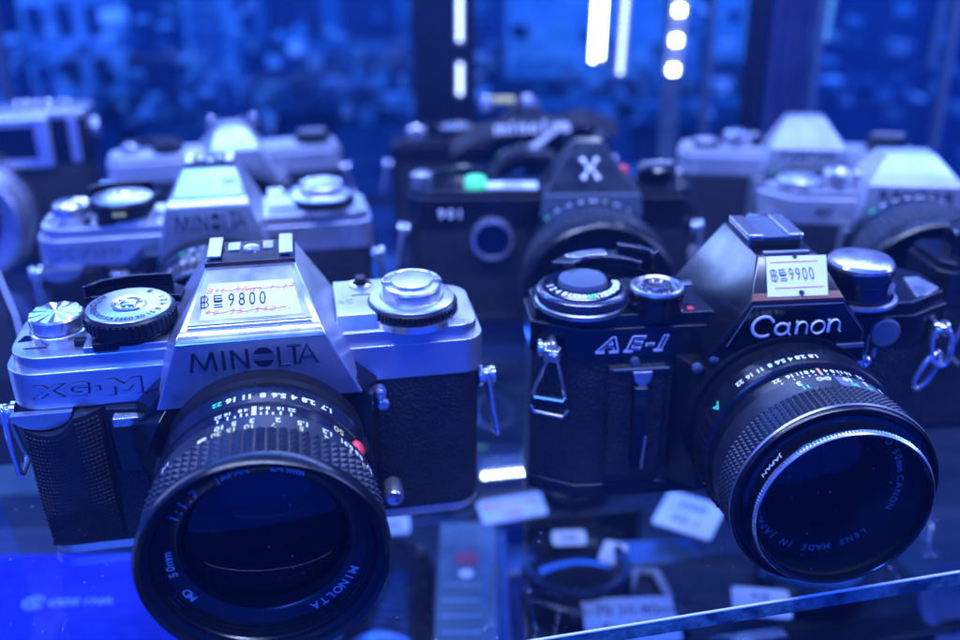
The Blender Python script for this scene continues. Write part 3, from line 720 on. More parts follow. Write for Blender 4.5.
    sb = MB().lathe([(0, 68), (8.6, 68), (8.6, 74.2), (8.9, 74.6), (9, 75.4), (8.6, 76)], (*b_, 0), n=60).build('selector_collar', 'black_paint', T)
    MB().lathe([(8.8, 75.6), (8.4, 76.6), (7.6, 76.9), (6.8, 76.3), (6.4, 75.6), (5, 75.4)], (*b_, 0), n=60).build('selector_rim', 'dull_steel', sb)
    MB().lathe([(6.6, 75.2), (5.2, 76), (4.6, 77.2), (3.6, 77.3), (2.8, 76.5), (0, 76.1)], (*b_, 0), n=48).build('shutter_button', 'dark_steel', sb)
    lv2 = MB(); lv2.hull([(-22.5, 8, 73.5), (-17.5, 9.8, 72.5), (-17, 13, 72.5), (-22.3, 11, 73.5), (-22.5, 8, 76), (-17.5, 9.8, 75), (-17, 13, 75), (-22.3, 11, 76)]); lv2.build('selector_tab', 'bright_chrome', sb, bevel=.4)
    MB().lathe([(0, 69.1), (1.2, 69.1), (1.1, 69.7), (0, 69.8)], (-19.7, 3.4, 0), n=18).build('red_index_dot', 'paint_red', tp)
    t = MB(); text_on(t, 'S', 3.4, frame((-23, 1.8+1.4, 69.25), (1, 0, 0), (0, 1, 0)), bold=.06); t.build('selector_letter', 'paint_white', tp, flat=True)
    # prism housing
    pc = 8.8
    pr = MB().hull([(pc-25, -10.2, 54.5), (pc+25.4, -10.2, 54.5), (pc-25.2, -9.8, 60), (pc+23.6, -10.6, 63.5), (pc-14.8, -11.6, 77), (pc+14.8, -11.6, 77), (pc-14.6, -11, 77.8), (pc+14.6, -11, 77.8),
                    (pc-9.6, .5, 87.9), (pc+9.4, .5, 87.9), (pc-9.6, 32, 87.9), (pc+9.4, 32, 87.9), (pc-25.5, 32, 68.5), (pc+22.5, 32, 68.5), (pc-25, 2, 55), (pc+25, 2, 55), (pc+23.4, -9, 66.6)]).build('prism_housing', 'black_paint', T, bevel=.5)
    # framed face plate with the maker's name
    fp = MB(); fz = lambda z: -11.6+(77-z)*.058
    out_ = [(pc-20.6, 62.6), (pc-14.2, 76.4), (pc+14.2, 76.4), (pc+22.6, 66), (pc+22.6, 62.6)]
    fp.add([(x, fz(z)-.45, z) for x, z in out_]+[(x, fz(z)+.5, z) for x, z in out_], [(4, 3, 2, 1, 0)]+[(i, (i+1) % 5, (i+1) % 5+5, i+5) for i in range(5)])
    fp = fp.build('name_plate', 'black_gloss', pr, bevel=.25)
    fr = MB(); fr.tube([(x, fz(z)-.5, z) for x, z in out_[:2]], .16, 6); fr.tube([(x, fz(z)-.45, z) for x, z in out_[1:3]], .2, 6); fr.tube([(x, fz(z)-.45, z) for x, z in out_[2:]], .14, 6)
    fr.build('name_plate_rim', 'dull_steel', pr)
    MB().hull([(pc+14.6, -11.9, 61.8), (pc+24, -11.4, 61.8), (pc+24, -11.4, 60.2), (pc+14, -11.9, 60.2), (pc+14.6, -9, 61.8), (pc+24, -9, 61.8), (pc+24, -9, 60.2), (pc+14, -9, 60.2)]).build('face_ledge', 'plate_teal', pr, bevel=.3)
    lt = MB()
    def ft(pts, w=.5):
        lt.tube([(pc+x, fz(69+z)-.62, 69+z) for x, z in pts], w, 8, flat=.5)
    C = arc(-9.8, 0.2, 3.6, 3.5, 62, 305, 22); ft(C, .5); ft([(-8.1, 3.1), (-7.3, 2.4), (-6.9, 1.6)], .42)
    ft(arc(-3.9, -.9, 2.1, 2.0, 20, 380, 20), .42); ft([(-1.75, 1.3), (-1.75, -2.3), (-1.1, -2.9)], .46)
    ft([(.5, 1.6), (.9, 1.0), (.9, -2.8)], .46); ft(arc(2.5, -.6, 1.6, 2.0, 160, 0, 12)+[(4.1, -2.8)], .46)
    ft(arc(7.6, -.7, 2.1, 2.2, 0, 360, 20), .46)
    ft([(10.7, 1.8), (11.1, 1.2), (11.1, -2.6)], .46); ft(arc(12.8, -.4, 1.7, 2.1, 160, 0, 12)+[(14.4, -2.0), (15.0, -2.5)], .46)
    lt.build('lettering', 'paint_white', fp)
    MB().lathe([(0, -.4), (.7, -.4), (.6, .5), (0, .6)], (pc+.5, fz(62.9), 63.0), 'y', n=14).build('red_index_dot', 'brown_line', pr)
    # brown line along the brow
    MB().hull([(pc-14.4, -11.3, 77.9), (pc+14.4, -11.3, 77.9), (pc-13.6, -9.4, 79.5), (pc+13.6, -9.4, 79.5), (pc-14.4, -10, 77.5), (pc+14.4, -10, 77.5), (pc-13.6, -9, 79), (pc+13.6, -9, 79)]).build('brow_line', 'brown_line', pr)
    # accessory shoe
    sh = MB(); sh.box(pc-10.6, pc+7.4, 7.5, 26.5, 87.7, 91.2); sh = sh.build('accessory_shoe', 'dull_steel', pr, bevel=.8)
    MB().box(pc-5.6, pc+2.4, 6.9, 26, 91.0, 91.6).build('shoe_bed', 'plate_teal', sh, bevel=.2)
    MB().box(pc-9.4, pc+6.6, 6.7, 7.6, 88.3, 90.4).build('shoe_slot', 'ink_black', sh)
    rl = MB()
    for a, b in ((-10.6, -5.8), (2.7, 7.4)): rl.box(pc+a, pc+b, 7, 26.2, 91.1, 92.2)
    rl.build('shoe_rails', 'bright_chrome', sh, bevel=.4)
    MB().box(pc-7.5, pc+7.5, 1.2, 2.4, 87.8, 88.7).build('shoe_fence', 'dull_steel', pr, bevel=.2)
    # sticker: over the roof and overhanging to the right
    def roof(x, t, h):
        y = -11+11.5*t; z = 77.8+10.1*t; n_ = Vector((0, -10.1, 11.5)).normalized()*h; return (pc+x, y+n_.y, z+n_.z)
    q = [(-9.4, .06, .5), (9.6, .05, .5), (12.0, .94, .55), (-7.2, .96, .4)]
    notch = []
    s1 = MB(); s1.add([roof(*a) for a in q]+[roof(a[0], a[1], a[2]-.15) for a in q], [(0, 1, 2, 3), (7, 6, 5, 4), (0, 4, 5, 1), (1, 5, 6, 2), (2, 6, 7, 3), (3, 7, 4, 0)])
    stk = s1.build('price_sticker', 'paper_white', pr, flat=True)
    O = Vector(roof(1.2, .52, .62)); u = Vector((1, 0, 0)); v = Vector(roof(1.2, .96, 0))-Vector(roof(0, .05, 0))
    M0 = frame(O, u, v); M0 = Matrix.Translation((0, 0, .03)) @ M0
    t = MB(); baht_price(t, '9900', 4.6, M0 @ Matrix.Translation((.5, 0, 0)) , 2.15); t.build('price_digits', 'ink_grey', stk, flat=True)
    t = MB(); 
    for y in (-4.3, 4.5): t.tube([tuple(M0 @ Vector((-7.6, y, .02))), tuple(M0 @ Vector((7.6, y, .02)))], .12, 5)
    t.build('price_rules', 'ink_pink', stk, flat=True)
    t = MB(); t.lathe([(0, 0), (.9, 0), (.9, .08), (0, .1)], (0, 0, 0), 'z', n=16, M=M0 @ Matrix.Translation((.2, -6.2, .0))); t.lathe([(0, 0), (.7, 0), (.7, .08), (0, .1)], (0, 0, 0), 'z', n=16, M=M0 @ Matrix.Translation((.6, 6.2, .0)))
    t.build('sticker_notches', 'ink_black', stk, flat=True)
    # rewind knob right
    rc = (37.6, 8.5)
    rk = MB().lathe([(0, 69), (11.6, 69), (11.8, 70.6), (10.6, 71.2), (10.2, 75.4), (10.7, 76), (10.7, 79.6), (10.2, 80.4)], (*rc, 0), n=64).build('rewind_knob', 'black_gloss', T)
    MB().lathe([(10.4, 80), (10.5, 81.2), (9.8, 82.2), (8.6, 82.6), (0, 83.2)], (*rc, 0), n=64).build('rewind_cap', 'knob_silver', rk)
    MB().hull([(rc[0]+6, rc[1]-8, 75.4), (rc[0]+10.4, rc[1]-5, 75.4), (rc[0]+11.6, rc[1]-3.5, 72), (rc[0]+6.5, rc[1]-9, 72), (rc[0]+6, rc[1]-6, 75.4), (rc[0]+10, rc[1]-3, 72)]).build('rewind_crank', 'bright_chrome', rk, bevel=.4)
    MB().lathe([(13.2, 69), (13, 70), (11.6, 70.2)], (*rc, 0), n=64).build('knob_collar', 'dull_steel', tp)
    t = MB()
    for k, c_ in enumerate('FILM'): text_on(t, c_, 2.4, frame((24+k*2.2, -0+2.2, 69.25), (1, 0, 0), (0, 1, 0)), bold=.05)
    t.build('deck_lettering', 'paint_white', tp, flat=True)
    MB().hull([(56, 3.4, 69.2), (62, 6.6, 69.2), (68, 11, 69.2), (66, 20, 69.2), (60, 20, 69.2), (56, 3.6, 69.9), (62, 7, 69.9), (67.4, 11, 69.9), (65, 20, 69.9), (60, 20, 69.9)]).build('deck_corner', 'dull_steel', tp, bevel=.2)
    # front fittings
    MB().lathe([(0, -.5), (5.0, -.5), (5.0, .9), (4.5, 1.3), (0, 1.5)], (45.3, 0, 59.3), 'y', n=40).build('name_disc', 'plate_teal', tp)
    fd = MB().hull([(-46.5, .6, 52), (-27, .6, 52), (-46.5, .6, 9), (-27, .6, 9), (-46, -2.2, 51.4), (-27.4, -2.2, 51.4), (-45, -2.2, 10), (-27.4, -2.2, 10)]).build('battery_cover', 'leatherette', T, bevel=.5)
    MB().box(-45, -26.6, -2.9, -1.9, 50.8, 51.6).build('cover_edge', 'plate_teal', fd, bevel=.2)
    MB().extr(arc(-35.2, 50.6, 3.2, 5.4, 180, 360, 14), -3.4, -1.8, 'y').build('highlight_wedge', 'satin_chrome', fd, bevel=.3)  # pale metal wedge stands in for a highlight on the cover
    sl_ = MB().hull([(-38.6, -2, 46), (-33, -2, 46), (-37.4, -2, 13), (-34, -2, 13), (-38, -4.4, 45), (-33.6, -5, 45), (-37, -4, 14), (-34.4, -4.6, 14)]).build('self_timer_lever', 'black_gloss', T, bevel=.5)
    MB().tube([(-33.3, -5, 27), (-33.9, -4.8, 14.5)], .45, 8).build('lever_edge', 'bright_chrome', sl_)
    MB().lathe([(0, -.5), (1.6, -.5), (1.4, 1.2), (0, 1.5)], (-37.5, -.4, 53), 'y', n=20).build('cover_screw', 'plate_teal', T)
    # mirror box / mount
    mbx = MB().hull([(-24.5, .6, 55), (-24.5, .6, 6), (36, .6, 6), (36, .6, 55), (-18.5, -9, 54), (-16, -9, 8), (33, -9, 8), (33.6, -9, 54)]).build('mirror_box', 'black_paint', T, bevel=.9)
    MB().lathe([(0, 7), (31, 7), (31.3, 9), (30.6, 12.2), (0, 12.2)], (pc, 0, 34.8), 'y', n=96).build('mount_collar', 'black_paint', mbx)
    for xx, yy, zz in ((-14.6, -9.2, 57.5), (-19.8, -9.2, 54.5)):
        MB().lathe([(0, -.5), (1.7, -.5), (1.7, .8), (1.1, 1.3), (0, 1.4)], (xx, yy, zz), 'y', n=20).build('front_screw', 'plate_teal', T)
    MB().lathe([(0, -1), (2.4, -1), (2.4, 2), (1.8, 2.6), (1.1, 2.6), (1.1, 1.8), (0, 1.8)], (39.2, 0, 49.5), 'y', n=24).build('flash_terminal', 'bright_chrome', T)
    MB().box(42.4, 43.4, -.9, .6, 50.5, 54).build('terminal_catch', 'dull_steel', T, bevel=.2)
    MB().tube([(35.2, -8.8, 63), (35.8, -8.6, 44)], .3, 6).build('box_edge', 'dull_steel', mbx)
    # lugs
    e = lug(T, -1, (-63.2, 3.6, 57.6), tri=False)
    MB().hull([(-66.4, 2.4, 60), (-61.6, -.5, 60), (-66.4, 2.4, 54), (-61.6, -.5, 54), (-67.6, -.8, 59), (-63.4, -3, 59), (-67.6, -.8, 55), (-63.4, -3, 55)]).build('lug_plate', 'bright_chrome', e, bevel=.6)
    MB().tube([(-65.6, -2.4, 58), (-64, -3.4, 58), (-62.4, -3, 52), (-60.2, -1.6, 42), (-61, -2.4, 40.6), (-69.8, 1.4, 40.6), (-70.2, 1.6, 42.2), (-67.6, -1, 52)], .62, 8, closed=True).build('strap_ring', 'bright_chrome', e)
    MB().hull([(-70.8, 2.0, 41.6), (-59.6, -2.8, 41.6), (-70.6, 2.0, 36.6), (-60.2, -2.6, 36.6), (-70.4, 3.4, 41.6), (-59.4, -1.2, 41.6), (-70.2, 3.4, 36.6), (-60, -1.2, 36.6)]).build('ring_guard', 'black_plastic', e, bevel=.4)
    MB().tube([(-70.6, 1.4, 37.4), (-69.8, 1.0, 35.4), (-61, -3.2, 35.2), (-59.4, -3.2, 37.6)], .55, 8).build('ring_guard_wire', 'bright_chrome', e)
    e = lug(T, 1, (64.0, 4.5, 57.4), tri=False)
    for k, (oy, oz, an) in enumerate(((0, 52, 10), (0, 42.5, -24))):
        pts = []
        for a in range(0, 360, 24):
            x, z = 3.1*cos(R_(a)), 6.2*sin(R_(a))
            z += 1.2*(1 if z > 0 else -1)
            xr = x*cos(R_(an))-z*sin(R_(an)); zr = x*sin(R_(an))+z*cos(R_(an))
            pts.append((67.4-k*2.6+xr, 1.5+(.0 if k == 0 else 1.0)+(.8*cos(R_(a)) if k else -.6*cos(R_(a))), oz+zr))
        MB().tube(pts, 1.0, 10, closed=True).build('strap_chain_link', 'bright_chrome', e)
    # lens ---------------------------------------------------------------
    X, Z = pc, 34.8
    fun = [(29.2, 53.4), (28.8, 52.2), (27.4, 52.2), (27.2, 53)]
    P = dict(r=30.4, front=-54, ap=(-20.4, -29.2), dof=(-29.2, -35), grip=(-41.6, -51), ra=30.8, rd=29.2, rg=29.7, rows=6, cols=104, ph=.75, funnel=fun, lip=0)
    L, ar, fo = lens(T, X, Z, -10, P)
    MB().lathe([(30.4, 51.8), (30.65, 52.4), (30.4, 53)], (X, 0, Z), 'y', n=96).build('barrel_rim', 'dull_steel', L)
    t = MB()
    for s_, a in (('22', -42.4), ('16', -35.6), ('11', -29.2), ('8', -23.3), ('5.6', -17.3), ('4', -11.6), ('2.8', -6), ('1.8', 1.6)):
        cyl_text(t, s_, 2.7, X, Z, 30.8, -25.2, a, bold=.12, sx=.92)
    t.build('aperture_numbers', 'paint_white', ar, flat=True)
    t = MB(); cyl_text(t, 'A', 3.8, X, Z, 30.8, -25.2, -61, bold=.2); t.build('automatic_mark', 'paint_green', ar, flat=True)
    t = MB()
    def tick(a, ya, yb, w, rad):
        q = lambda a, y: (X+rad*sin(R_(a)), y, Z+rad*cos(R_(a)))
        w = w/2/rad*180/pi
        t.add([q(a-w, ya), q(a+w, ya), q(a+w, yb), q(a-w, yb)], [(0, 1, 2, 3)])
    for k in (4, 8, 12.5, 18, 26): 
        for s_ in (-1, 1): tick(s_*k*.9, -33.4, -34.8, .4, 29.28)
    for s_, a in (('22', -25), ('16', -17), ('11', -11.5), ('8', -7.5), ('4', -3.6), ('4', 4), ('8', 8), ('11', 12.5), ('16', 18), ('22', 26)):
        cyl_text(t, s_, 2.4, X, Z, 29.2, -31.6, a, bold=.09, ext=.08)
    t.build('depth_scale', 'paint_white', L, flat=True)
    t = MB(); tick(0, -30, -34.8, .9, 29.3); t.build('distance_index', 'paint_orange', L, flat=True)
    t = MB()
    for s_, a in (('3', -16), ('10', 12), ('5', 23), ('3', 34)):
        cyl_text(t, s_, 3.0, X, Z, 29.7, -37.2, a, bold=.14, ext=.12)
    a0 = -2
    inf = [(sin(R_(k))*1.9, sin(R_(2*k))*.75) for k in range(0, 360, 15)]
    t.tube([(X+29.8*sin(R_(a0)+u/29.8), -37.2+v, Z+29.8*cos(R_(a0)+u/29.8)) for u, v in inf], .26, 5, closed=True)
    t.build('distance_scale_metres', 'paint_white', fo, flat=True)
    t = MB(); 
    for s_, a in (('11', -14), ('30', 14), ('15', 24)): cyl_text(t, s_, 2.4, X, Z, 29.7, -39.8, a, bold=.1, ext=.14)
    t.build('distance_scale_feet', 'paint_green', fo, flat=True)
    wd = MB()
    for k in range(8):
        a0_, a1_ = R_(5+k*3.2), R_(5+(k+1)*3.2)
        wd.add([(X+29.76*sin(a), y, Z+29.76*cos(a)) for a, y in ((a0_, -35.8), (a1_, -35.8), (a1_, -41.2), (a0_, -41.2))], [(0, 1, 2, 3)])
    wd.build('window_glint', 'dull_steel', fo)  # steel patch colours in the reflection on the lens scale
    # screw-in filter: body, silver knurled front, glass
    fb = MB().lathe([(26.2, 50), (26.9, 52), (27.2, 53.4), (25.8, 53.8), (25.8, 57.8), (25.3, 58.2)], (X, 0, Z), 'y', n=110).build('filter', 'black_gloss', L)
    kn = MB().lathe([(25.3, 57.9), (25.7, 58.2), (25.7, 59.6), (25.4, 60)], (X, 0, Z), 'y', n=120)
    for j in range(160):
        a = 2*pi*j/160; w = .009
        q = lambda a, rr_, y: (X+rr_*sin(a), y, Z+rr_*cos(a))
        kn.add([q(a-w, 25.74, -58.3), q(a+w, 25.74, -58.3), q(a+w, 25.74, -59.4), q(a-w, 25.74, -59.4), q(a, 26.0, -58.4), q(a, 26.0, -59.3)], [(0, 4, 5, 3), (4, 1, 2, 5), (0, 1, 4), (3, 5, 2)])
    kn.build('filter_rim', 'knob_silver', fb)
    MB().lathe([(25.4, 60), (24.9, 60.1), (24.6, 59.8), (24.3, 57.6)], (X, 0, Z), 'y', n=120).build('filter_front', 'black_gloss', fb)
    t = MB(); cyl_text(t, 'JAPAN', 1.9, X, Z, 25.8, -55.8, -57, bold=.03, ext=.06, sx=1.5); t.build('filter_lettering', 'paper_worn', fb, flat=True)
    MB().lathe([(24.35, 57.6), (24.1, 54), (24.4, 50), (24.2, 50), (24.1, 49)], (X, 0, Z), 'y', n=90).build('filter_inner', 'matte_black', fb)
    MB().lathe([(24.2, 56.4), (0, 56.4)], (X, 0, Z), 'y', n=72).build('filter_glass', 'filter_glass', fb)
    # name ring behind the filter
    MB().lathe([(25.2, 49.2), (24, 49.0), (19.2, 47.6), (18.6, 46.6), (18.4, 45)], (X, 0, Z), 'y', n=90).build('name_ring', 'matte_black', L)
    t = MB()
    ring_text(t, 'CANON', 2.9, X, Z, 21.4, -48.7, 98, bold=.05, step=2.5)
    ring_text(t, 'LENS MADE IN JAPAN', 2.9, X, Z, 21.4, -48.7, 194, bold=.05, step=2.35)
    ring_text(t, 'FD 50mm', 2.9, X, Z, 21.4, -48.7, 58, bold=.05, step=2.2)
    t.build('front_lettering', 'ring_ink', L, flat=True)
    prof = [(18.5*cos(a), 43.4+3*sin(a)) for a in [pi/2*k/12 for k in range(13)]]
    MB().lathe(prof[:-1]+[(0, 46.4)], (X, 0, Z), 'y', n=64).build('front_element', 'front_glass', L)
    MB().lathe([(18.6, 46), (17, 40), (16.4, 40), (14.6, 33), (14, 33), (12, 26)], (X, 0, Z), 'y', n=56).build('inner_barrel', 'matte_black', L)
    prof = [(13.5*cos(a), 30+3*sin(a)) for a in [pi/2*k/10 for k in range(11)]]
    MB().lathe(prof[:-1]+[(0, 33)], (X, 0, Z), 'y', n=40).build('rear_element', 'glass_coating', L)
    return T
black_slr()

# ------------------------------------------------------------------ the cameras further back
def back_slr(label, loc, yaw, pit, P):
    T = thing('film_camera', label, 'camera', loc, yaw, pit, 'cameras on the glass shelf')
    W, D = P.get('w', 68), P.get('d', 30)
    sil = P['metal']; ac = P.get('accent', 'bright_chrome'); z1, z2 = P.get('z', (52, 65)); ch = P.get('ch', 6)
    pl = lambda w, y0, d, c: [(-w, y0+c), (-w+c, y0), (w-c, y0), (w, y0+c), (w, d-c), (w-c, d), (-w+c, d), (-w, d-c)]
    MB().extr(pl(W-.6, .6, D-.5, ch), 4, z1+.5).build('body', 'leatherette', T, bevel=1)
    MB().extr(pl(W, 0, D, ch), 0, 4.4).build('bottom_plate', sil, T, bevel=.6)
    tp = MB().extr(pl(W, 0, D, ch), z1, z2).build('top_plate', sil, T, bevel=.8)
    MB().extr(pl(W-1.5, 1.3, D-1.2, ch), z2-.5, z2+3).build('deck', sil, tp, bevel=.6)
    zz = z2+3; pc = P.get('pc', 3); b0, b1, t0, t1 = P['prism']      # half widths: base, brow, top front, top back
    zb, zt = P['pz']; yb = P.get('yb', -8); yt = P.get('yt', 10)
    pr = MB().hull([(pc-b0, yb, z1+2), (pc+b0, yb, z1+2), (pc-b0, 3, z1), (pc+b0, 3, z1), (pc-b1, yb-.3, zb), (pc+b1, yb-.3, zb),
                    (pc-t0, yt, zt), (pc+t0, yt, zt), (pc-t0, D-3, zt-.4), (pc+t0, D-3, zt-.4), (pc-t1, D, zz-1), (pc+t1, D, zz-1)]).build('prism_housing', P.get('pmat', sil), T, bevel=.9, seg=3)
    if P.get('band'):
        MB().hull([(pc-b1-.4, yb-1, zb), (pc+b1+.4, yb-1, zb), (pc-b1-1.5, yb-1, zb-P['band']), (pc+b1+1.5, yb-1, zb-P['band']), (pc-b1, yb+1, zb), (pc+b1, yb+1, zb), (pc-b1, yb+1, zb-P['band']), (pc+b1, yb+1, zb-P['band'])]).build('name_band', P['bandmat'], pr, bevel=.4)
    if P.get('text'):
        s_, size, step, im = P['text']; t = MB()
        for i, c_ in enumerate(s_):
            zc = (zb+z1+2)/2+P.get('tz', 1)
            text_on(t, c_, size, frame((pc+(i-(len(s_)-1)/2)*step, yb-1.1 if P.get('band') else yb-.55, zc), (1, 0, 0), (0, 0, 1)), ext=.3, bold=.12)
        t.build('lettering', im, pr)
    if P.get('model'):
        s_, size, x0, im = P['model']; t = MB()
        for i, c_ in enumerate(s_): text_on(t, c_, size, frame((x0+i*size*.72, -.25, (z1+z2)/2), (1, 0, 0), (0, 0, 1)), ext=.2, bold=.12)
        t.build('model_lettering', im, tp)
    # accessory shoe
    if P.get('shoe', True):
        sh = MB().box(pc-9, pc+9, D-18, D-2, zt-.6, zt+1.2).build('accessory_shoe', P.get('shoemat', 'dull_steel'), pr, bevel=.3)
        MB().box(pc-9, pc-5.5, D-18, D-2, zt+1.6, zt+3).box(pc+5.5, pc+9, D-18, D-2, zt+1.6, zt+3).build('shoe_rails', ac, sh, bevel=.3)
    # dials
    for (nm, x, y, r, h, side, top) in P['dials']:
        if nm == 'rewind_knob':
            k = MB().lathe([(0, zz-.3), (r+1, zz-.3), (r+.8, zz+1), (r, zz+1.4), (r, zz+h-1), (r-.8, zz+h), (r*.6, zz+h+.4), (0, zz+h+.5)], (x, y, 0), n=40).build('rewind_knob', side, T)
            c_ = MB().box(x-r*.8, x+r*.8, y-1.4, y+1.4, zz+h+.3, zz+h+1.6).build('rewind_crank', top, k, bevel=.5)
        else:
            m_ = MB().lathe([(0, zz-.3), (r, zz-.3), (r, zz+h-.6), (r-.6, zz+h)], (x, y, 0), n=48); knurl(m_, (x, y), r, zz+.4, zz+h-.8, 36, .3)
            k = m_.build(nm, side, T)
            MB().lathe([(r-.7, zz+h-.2), (r-1.2, zz+h+.4), (r*.5, zz+h+.5), (r*.42, zz+h+1.3), (0, zz+h+1.4)], (x, y, 0), n=40).build('dial_face', top, k)
    if P.get('lever'):
        x, y, r, m_ = P['lever']
        o = [(x+r*cos(R_(a)), y+r*.8*sin(R_(a))) for a in range(165, 30, -9)]; i_ = [(x+r*.62*cos(R_(a)), y+r*.5*sin(R_(a))) for a in range(30, 165, 9)]
        MB().extr(o+i_, zz+3.5, zz+6).build('advance_lever', m_, T, bevel=.5)
    for sd in (-1, 1): lug(T, sd, P['lugpos'] if sd < 0 and 'lugpos' in P else (sd*(W-1), 6, z1-1), drop=P.get('drop', 17), splay=3, w=5)
    # lens
    lr, lf, lz = P['lens']; lm = P.get('lmat', 'lens_black')
    MB().hull([(pc-30, .5, z1-1), (pc+30, .5, z1-1), (pc-30, .5, 6), (pc+30, .5, 6), (pc-27, yb+.5, z1+1), (pc+27, yb+.5, z1+1), (pc-25, yb+.5, 9), (pc+25, yb+.5, 9)]).build('mirror_box', P.get('boxmat', sil), T, bevel=1)
    L = MB().lathe([(lr-3, 6), (lr-2.5, 12), (lr-1.4, 12.3), (lr-1.4, 19), (lr-2.4, 19.5), (lr-2.4, 25), (lr-.4, 26), (lr-.4, lf-10), (lr, lf-9.4), (lr, lf-.8), (lr-.8, lf), (lr-3, lf-.4), (lr-3.4, lf-4), (lr-5, lf-4.4), (lr-9.5, lf-6)], (pc, 0, lz), 'y', n=72).build('lens', lm, T)
    g_ = MB(); g_.lathe([(lr-1, 28), (lr-.2, 28.4), (lr-.2, lf-11), (lr-1, lf-10.8)], (pc, 0, lz), 'y', n=72)
    pyramid_ring(g_, pc, lz, lr-.2, -29, -(lf-11), P.get('rows', 4), 60, 1)
    g_.build('focus_ring', P.get('gmat', 'rubber'), L, ang=12)
    t = MB()
    for k, s_ in enumerate(('16', '11', '8', '5.6', '4', '2.8', '2')): cyl_text(t, s_, 3.2, pc, lz, lr-1.4, -15.6, -30+k*10, bold=.12)
    for k, s_ in enumerate(('10', '5', '3', '2', '1.5', '1')): cyl_text(t, s_, 3.0, pc, lz, lr-2.4, -22.4, -32+k*13, bold=.12, ext=.1)
    t.build('lens_numbers', 'paint_white', L, flat=True)
    t = MB(); cyl_text(t, '22', 3.4, pc, lz, lr-1.4, -15.6, -40, bold=.14); cyl_text(t, '7', 3.2, pc, lz, lr-2.4, -22.4, -42, bold=.14, ext=.1); t.build('green_lens_number', 'paint_green', L, flat=True)
    prof = [((lr-9.4)*cos(a), lf-9+3*sin(a)) for a in [pi/2*k/10 for k in range(11)]]
    MB().lathe(prof[:-1]+[(0, lf-6)], (pc, 0, lz), 'y', n=48).build('front_element', 'glass_dark', L)
    return T

mat('satin_matte', (.6, .6, .62), .46, .8, bump=('noise', 2600, .12, .0002), var=((.48, .49, .52), 40), dust=.3)  # rougher satin chrome, cuts the lamp glare on the rear cameras
# third row left, silver
back_slr('small silver camera with two bright horns on its prism, third row on the left', (-146, 545, .3), 17.5, 1, dict(
    w=67, metal='satin_matte', prism=(22, 14, 8.5, 20), pz=(71, 80), z=(53, 65), dials=[('shutter_dial', -33, 13, 8.5, 5.5, 'black_plastic', 'black_plastic'), ('film_knob', -54, 12, 5, 5, 'knob_silver', 'bright_chrome'), ('rewind_knob', 51, 14, 10, 6, 'black_plastic', 'dull_steel')],
    lever=(-40, 13, 19, 'black_plastic'), lens=(29, 50, 36), pc=4, shoemat='satin_chrome'))
# bright horns: flash contacts on that prism
T3 = bpy.data.objects[[o.name for o in COL.objects if o.get('label', '').startswith('small silver camera with two')][0]]
for sx in (-9, 15):
    MB().hull([(sx-1, 14, 79), (sx+5, 14, 79), (sx-2+2.5, 14, 86.5), (sx+4, 14, 86.5), (sx-1, 20, 79), (sx+5, 20, 79), (sx+.5, 20, 86.5), (sx+4, 20, 86.5)]).build('shoe_horn', 'bright_chrome', T3, bevel=.8)

# black camera with an X on the prism
T6 = back_slr('black camera with a white X on its prism and a glowing green button', (35, 440, .3), -.5, 1.9, dict(
    w=70, metal='black_paint', accent='dull_steel', prism=(24, 22.5, 7, 22), pz=(70, 89), z=(50, 66), pmat='black_plastic', yb=-9, yt=16, band=11, bandmat='plate_teal',
    dials=[('rewind_knob', 52, 14, 9.5, 9, 'black_gloss', 'dull_steel'), ('film_knob', -63, 14, 5, 6, 'dull_steel', 'dull_steel')],
    model=('901', 6.2, -53, 'paint_white'), lever=(-44, 15, 18, 'black_gloss'), lens=(34, 56, 36), pc=18, shoe=False, boxmat='black_paint', ch=7, shoemat='black_plastic'))
yy = 0
xm = MB()
def prf(u, t, h): return (18+u, -9.3+25.3*t-.6*h, 70+19*t+.8*h)
for sgn in (-1, 1):
    xm.tube([prf(-3.1*sgn, .30, .6), prf(-1.2*sgn, .43, .6), prf(1.2*sgn, .5, .6), prf(3.1*sgn, .63, .6)], 1.05, 10, flat=.5)
for a, b in ((-3.2, .30), (3.2, .30), (-3.2, .63), (3.2, .63)):
    xm.lathe([(0, -.4), (1.35, -.3), (1.2, .5), (0, .7)], (0, 0, 0), 'z', n=16, M=frame(prf(a, b, .6), (1, 0, 0), (0, 25.3, 19)))
xm.build('emblem', 'paint_white', T6)
MB().lathe([(0, 68), (5.4, 68), (5.2, 72), (4.6, 73.6), (3, 74.2), (0, 74.3)], (-36.5, 10, 0), n=40).build('green_lamp', 'green_lamp', T6)
s_ = MB().box(-31, -6.5, 4, 15.5, 69.2, 69.7).build('price_sticker', 'paper_worn', T6)
t = MB()
for k in range(2): text_on(t, ['LENS', '4500'][k], 4.6, frame((-18.5, 7+k*5, 69.8), (1, 0, 0), (0, 1, 0)), bold=.1)
t.build('pen_writing', 'ink_grey', s_, flat=True)
MB().lathe([(0, 0), (10.6, 0), (10.8, 3.5), (10, 5), (8.6, 5.2), (8.2, 3.6)], (-28.5, 0, 46), 'y', n=56).build('front_socket_ring', 'knob_silver', T6)
MB().lathe([(8.4, 3.4), (0, 2.8)], (-28.5, 0, 46), 'y', n=56).build('front_socket', 'black_gloss', T6)
MB().lathe([(0, 66), (4, 66), (4, 73), (3, 74), (0, 74.2)], (36, 27, 0), n=28).build('red_button', 'paint_red', T6)

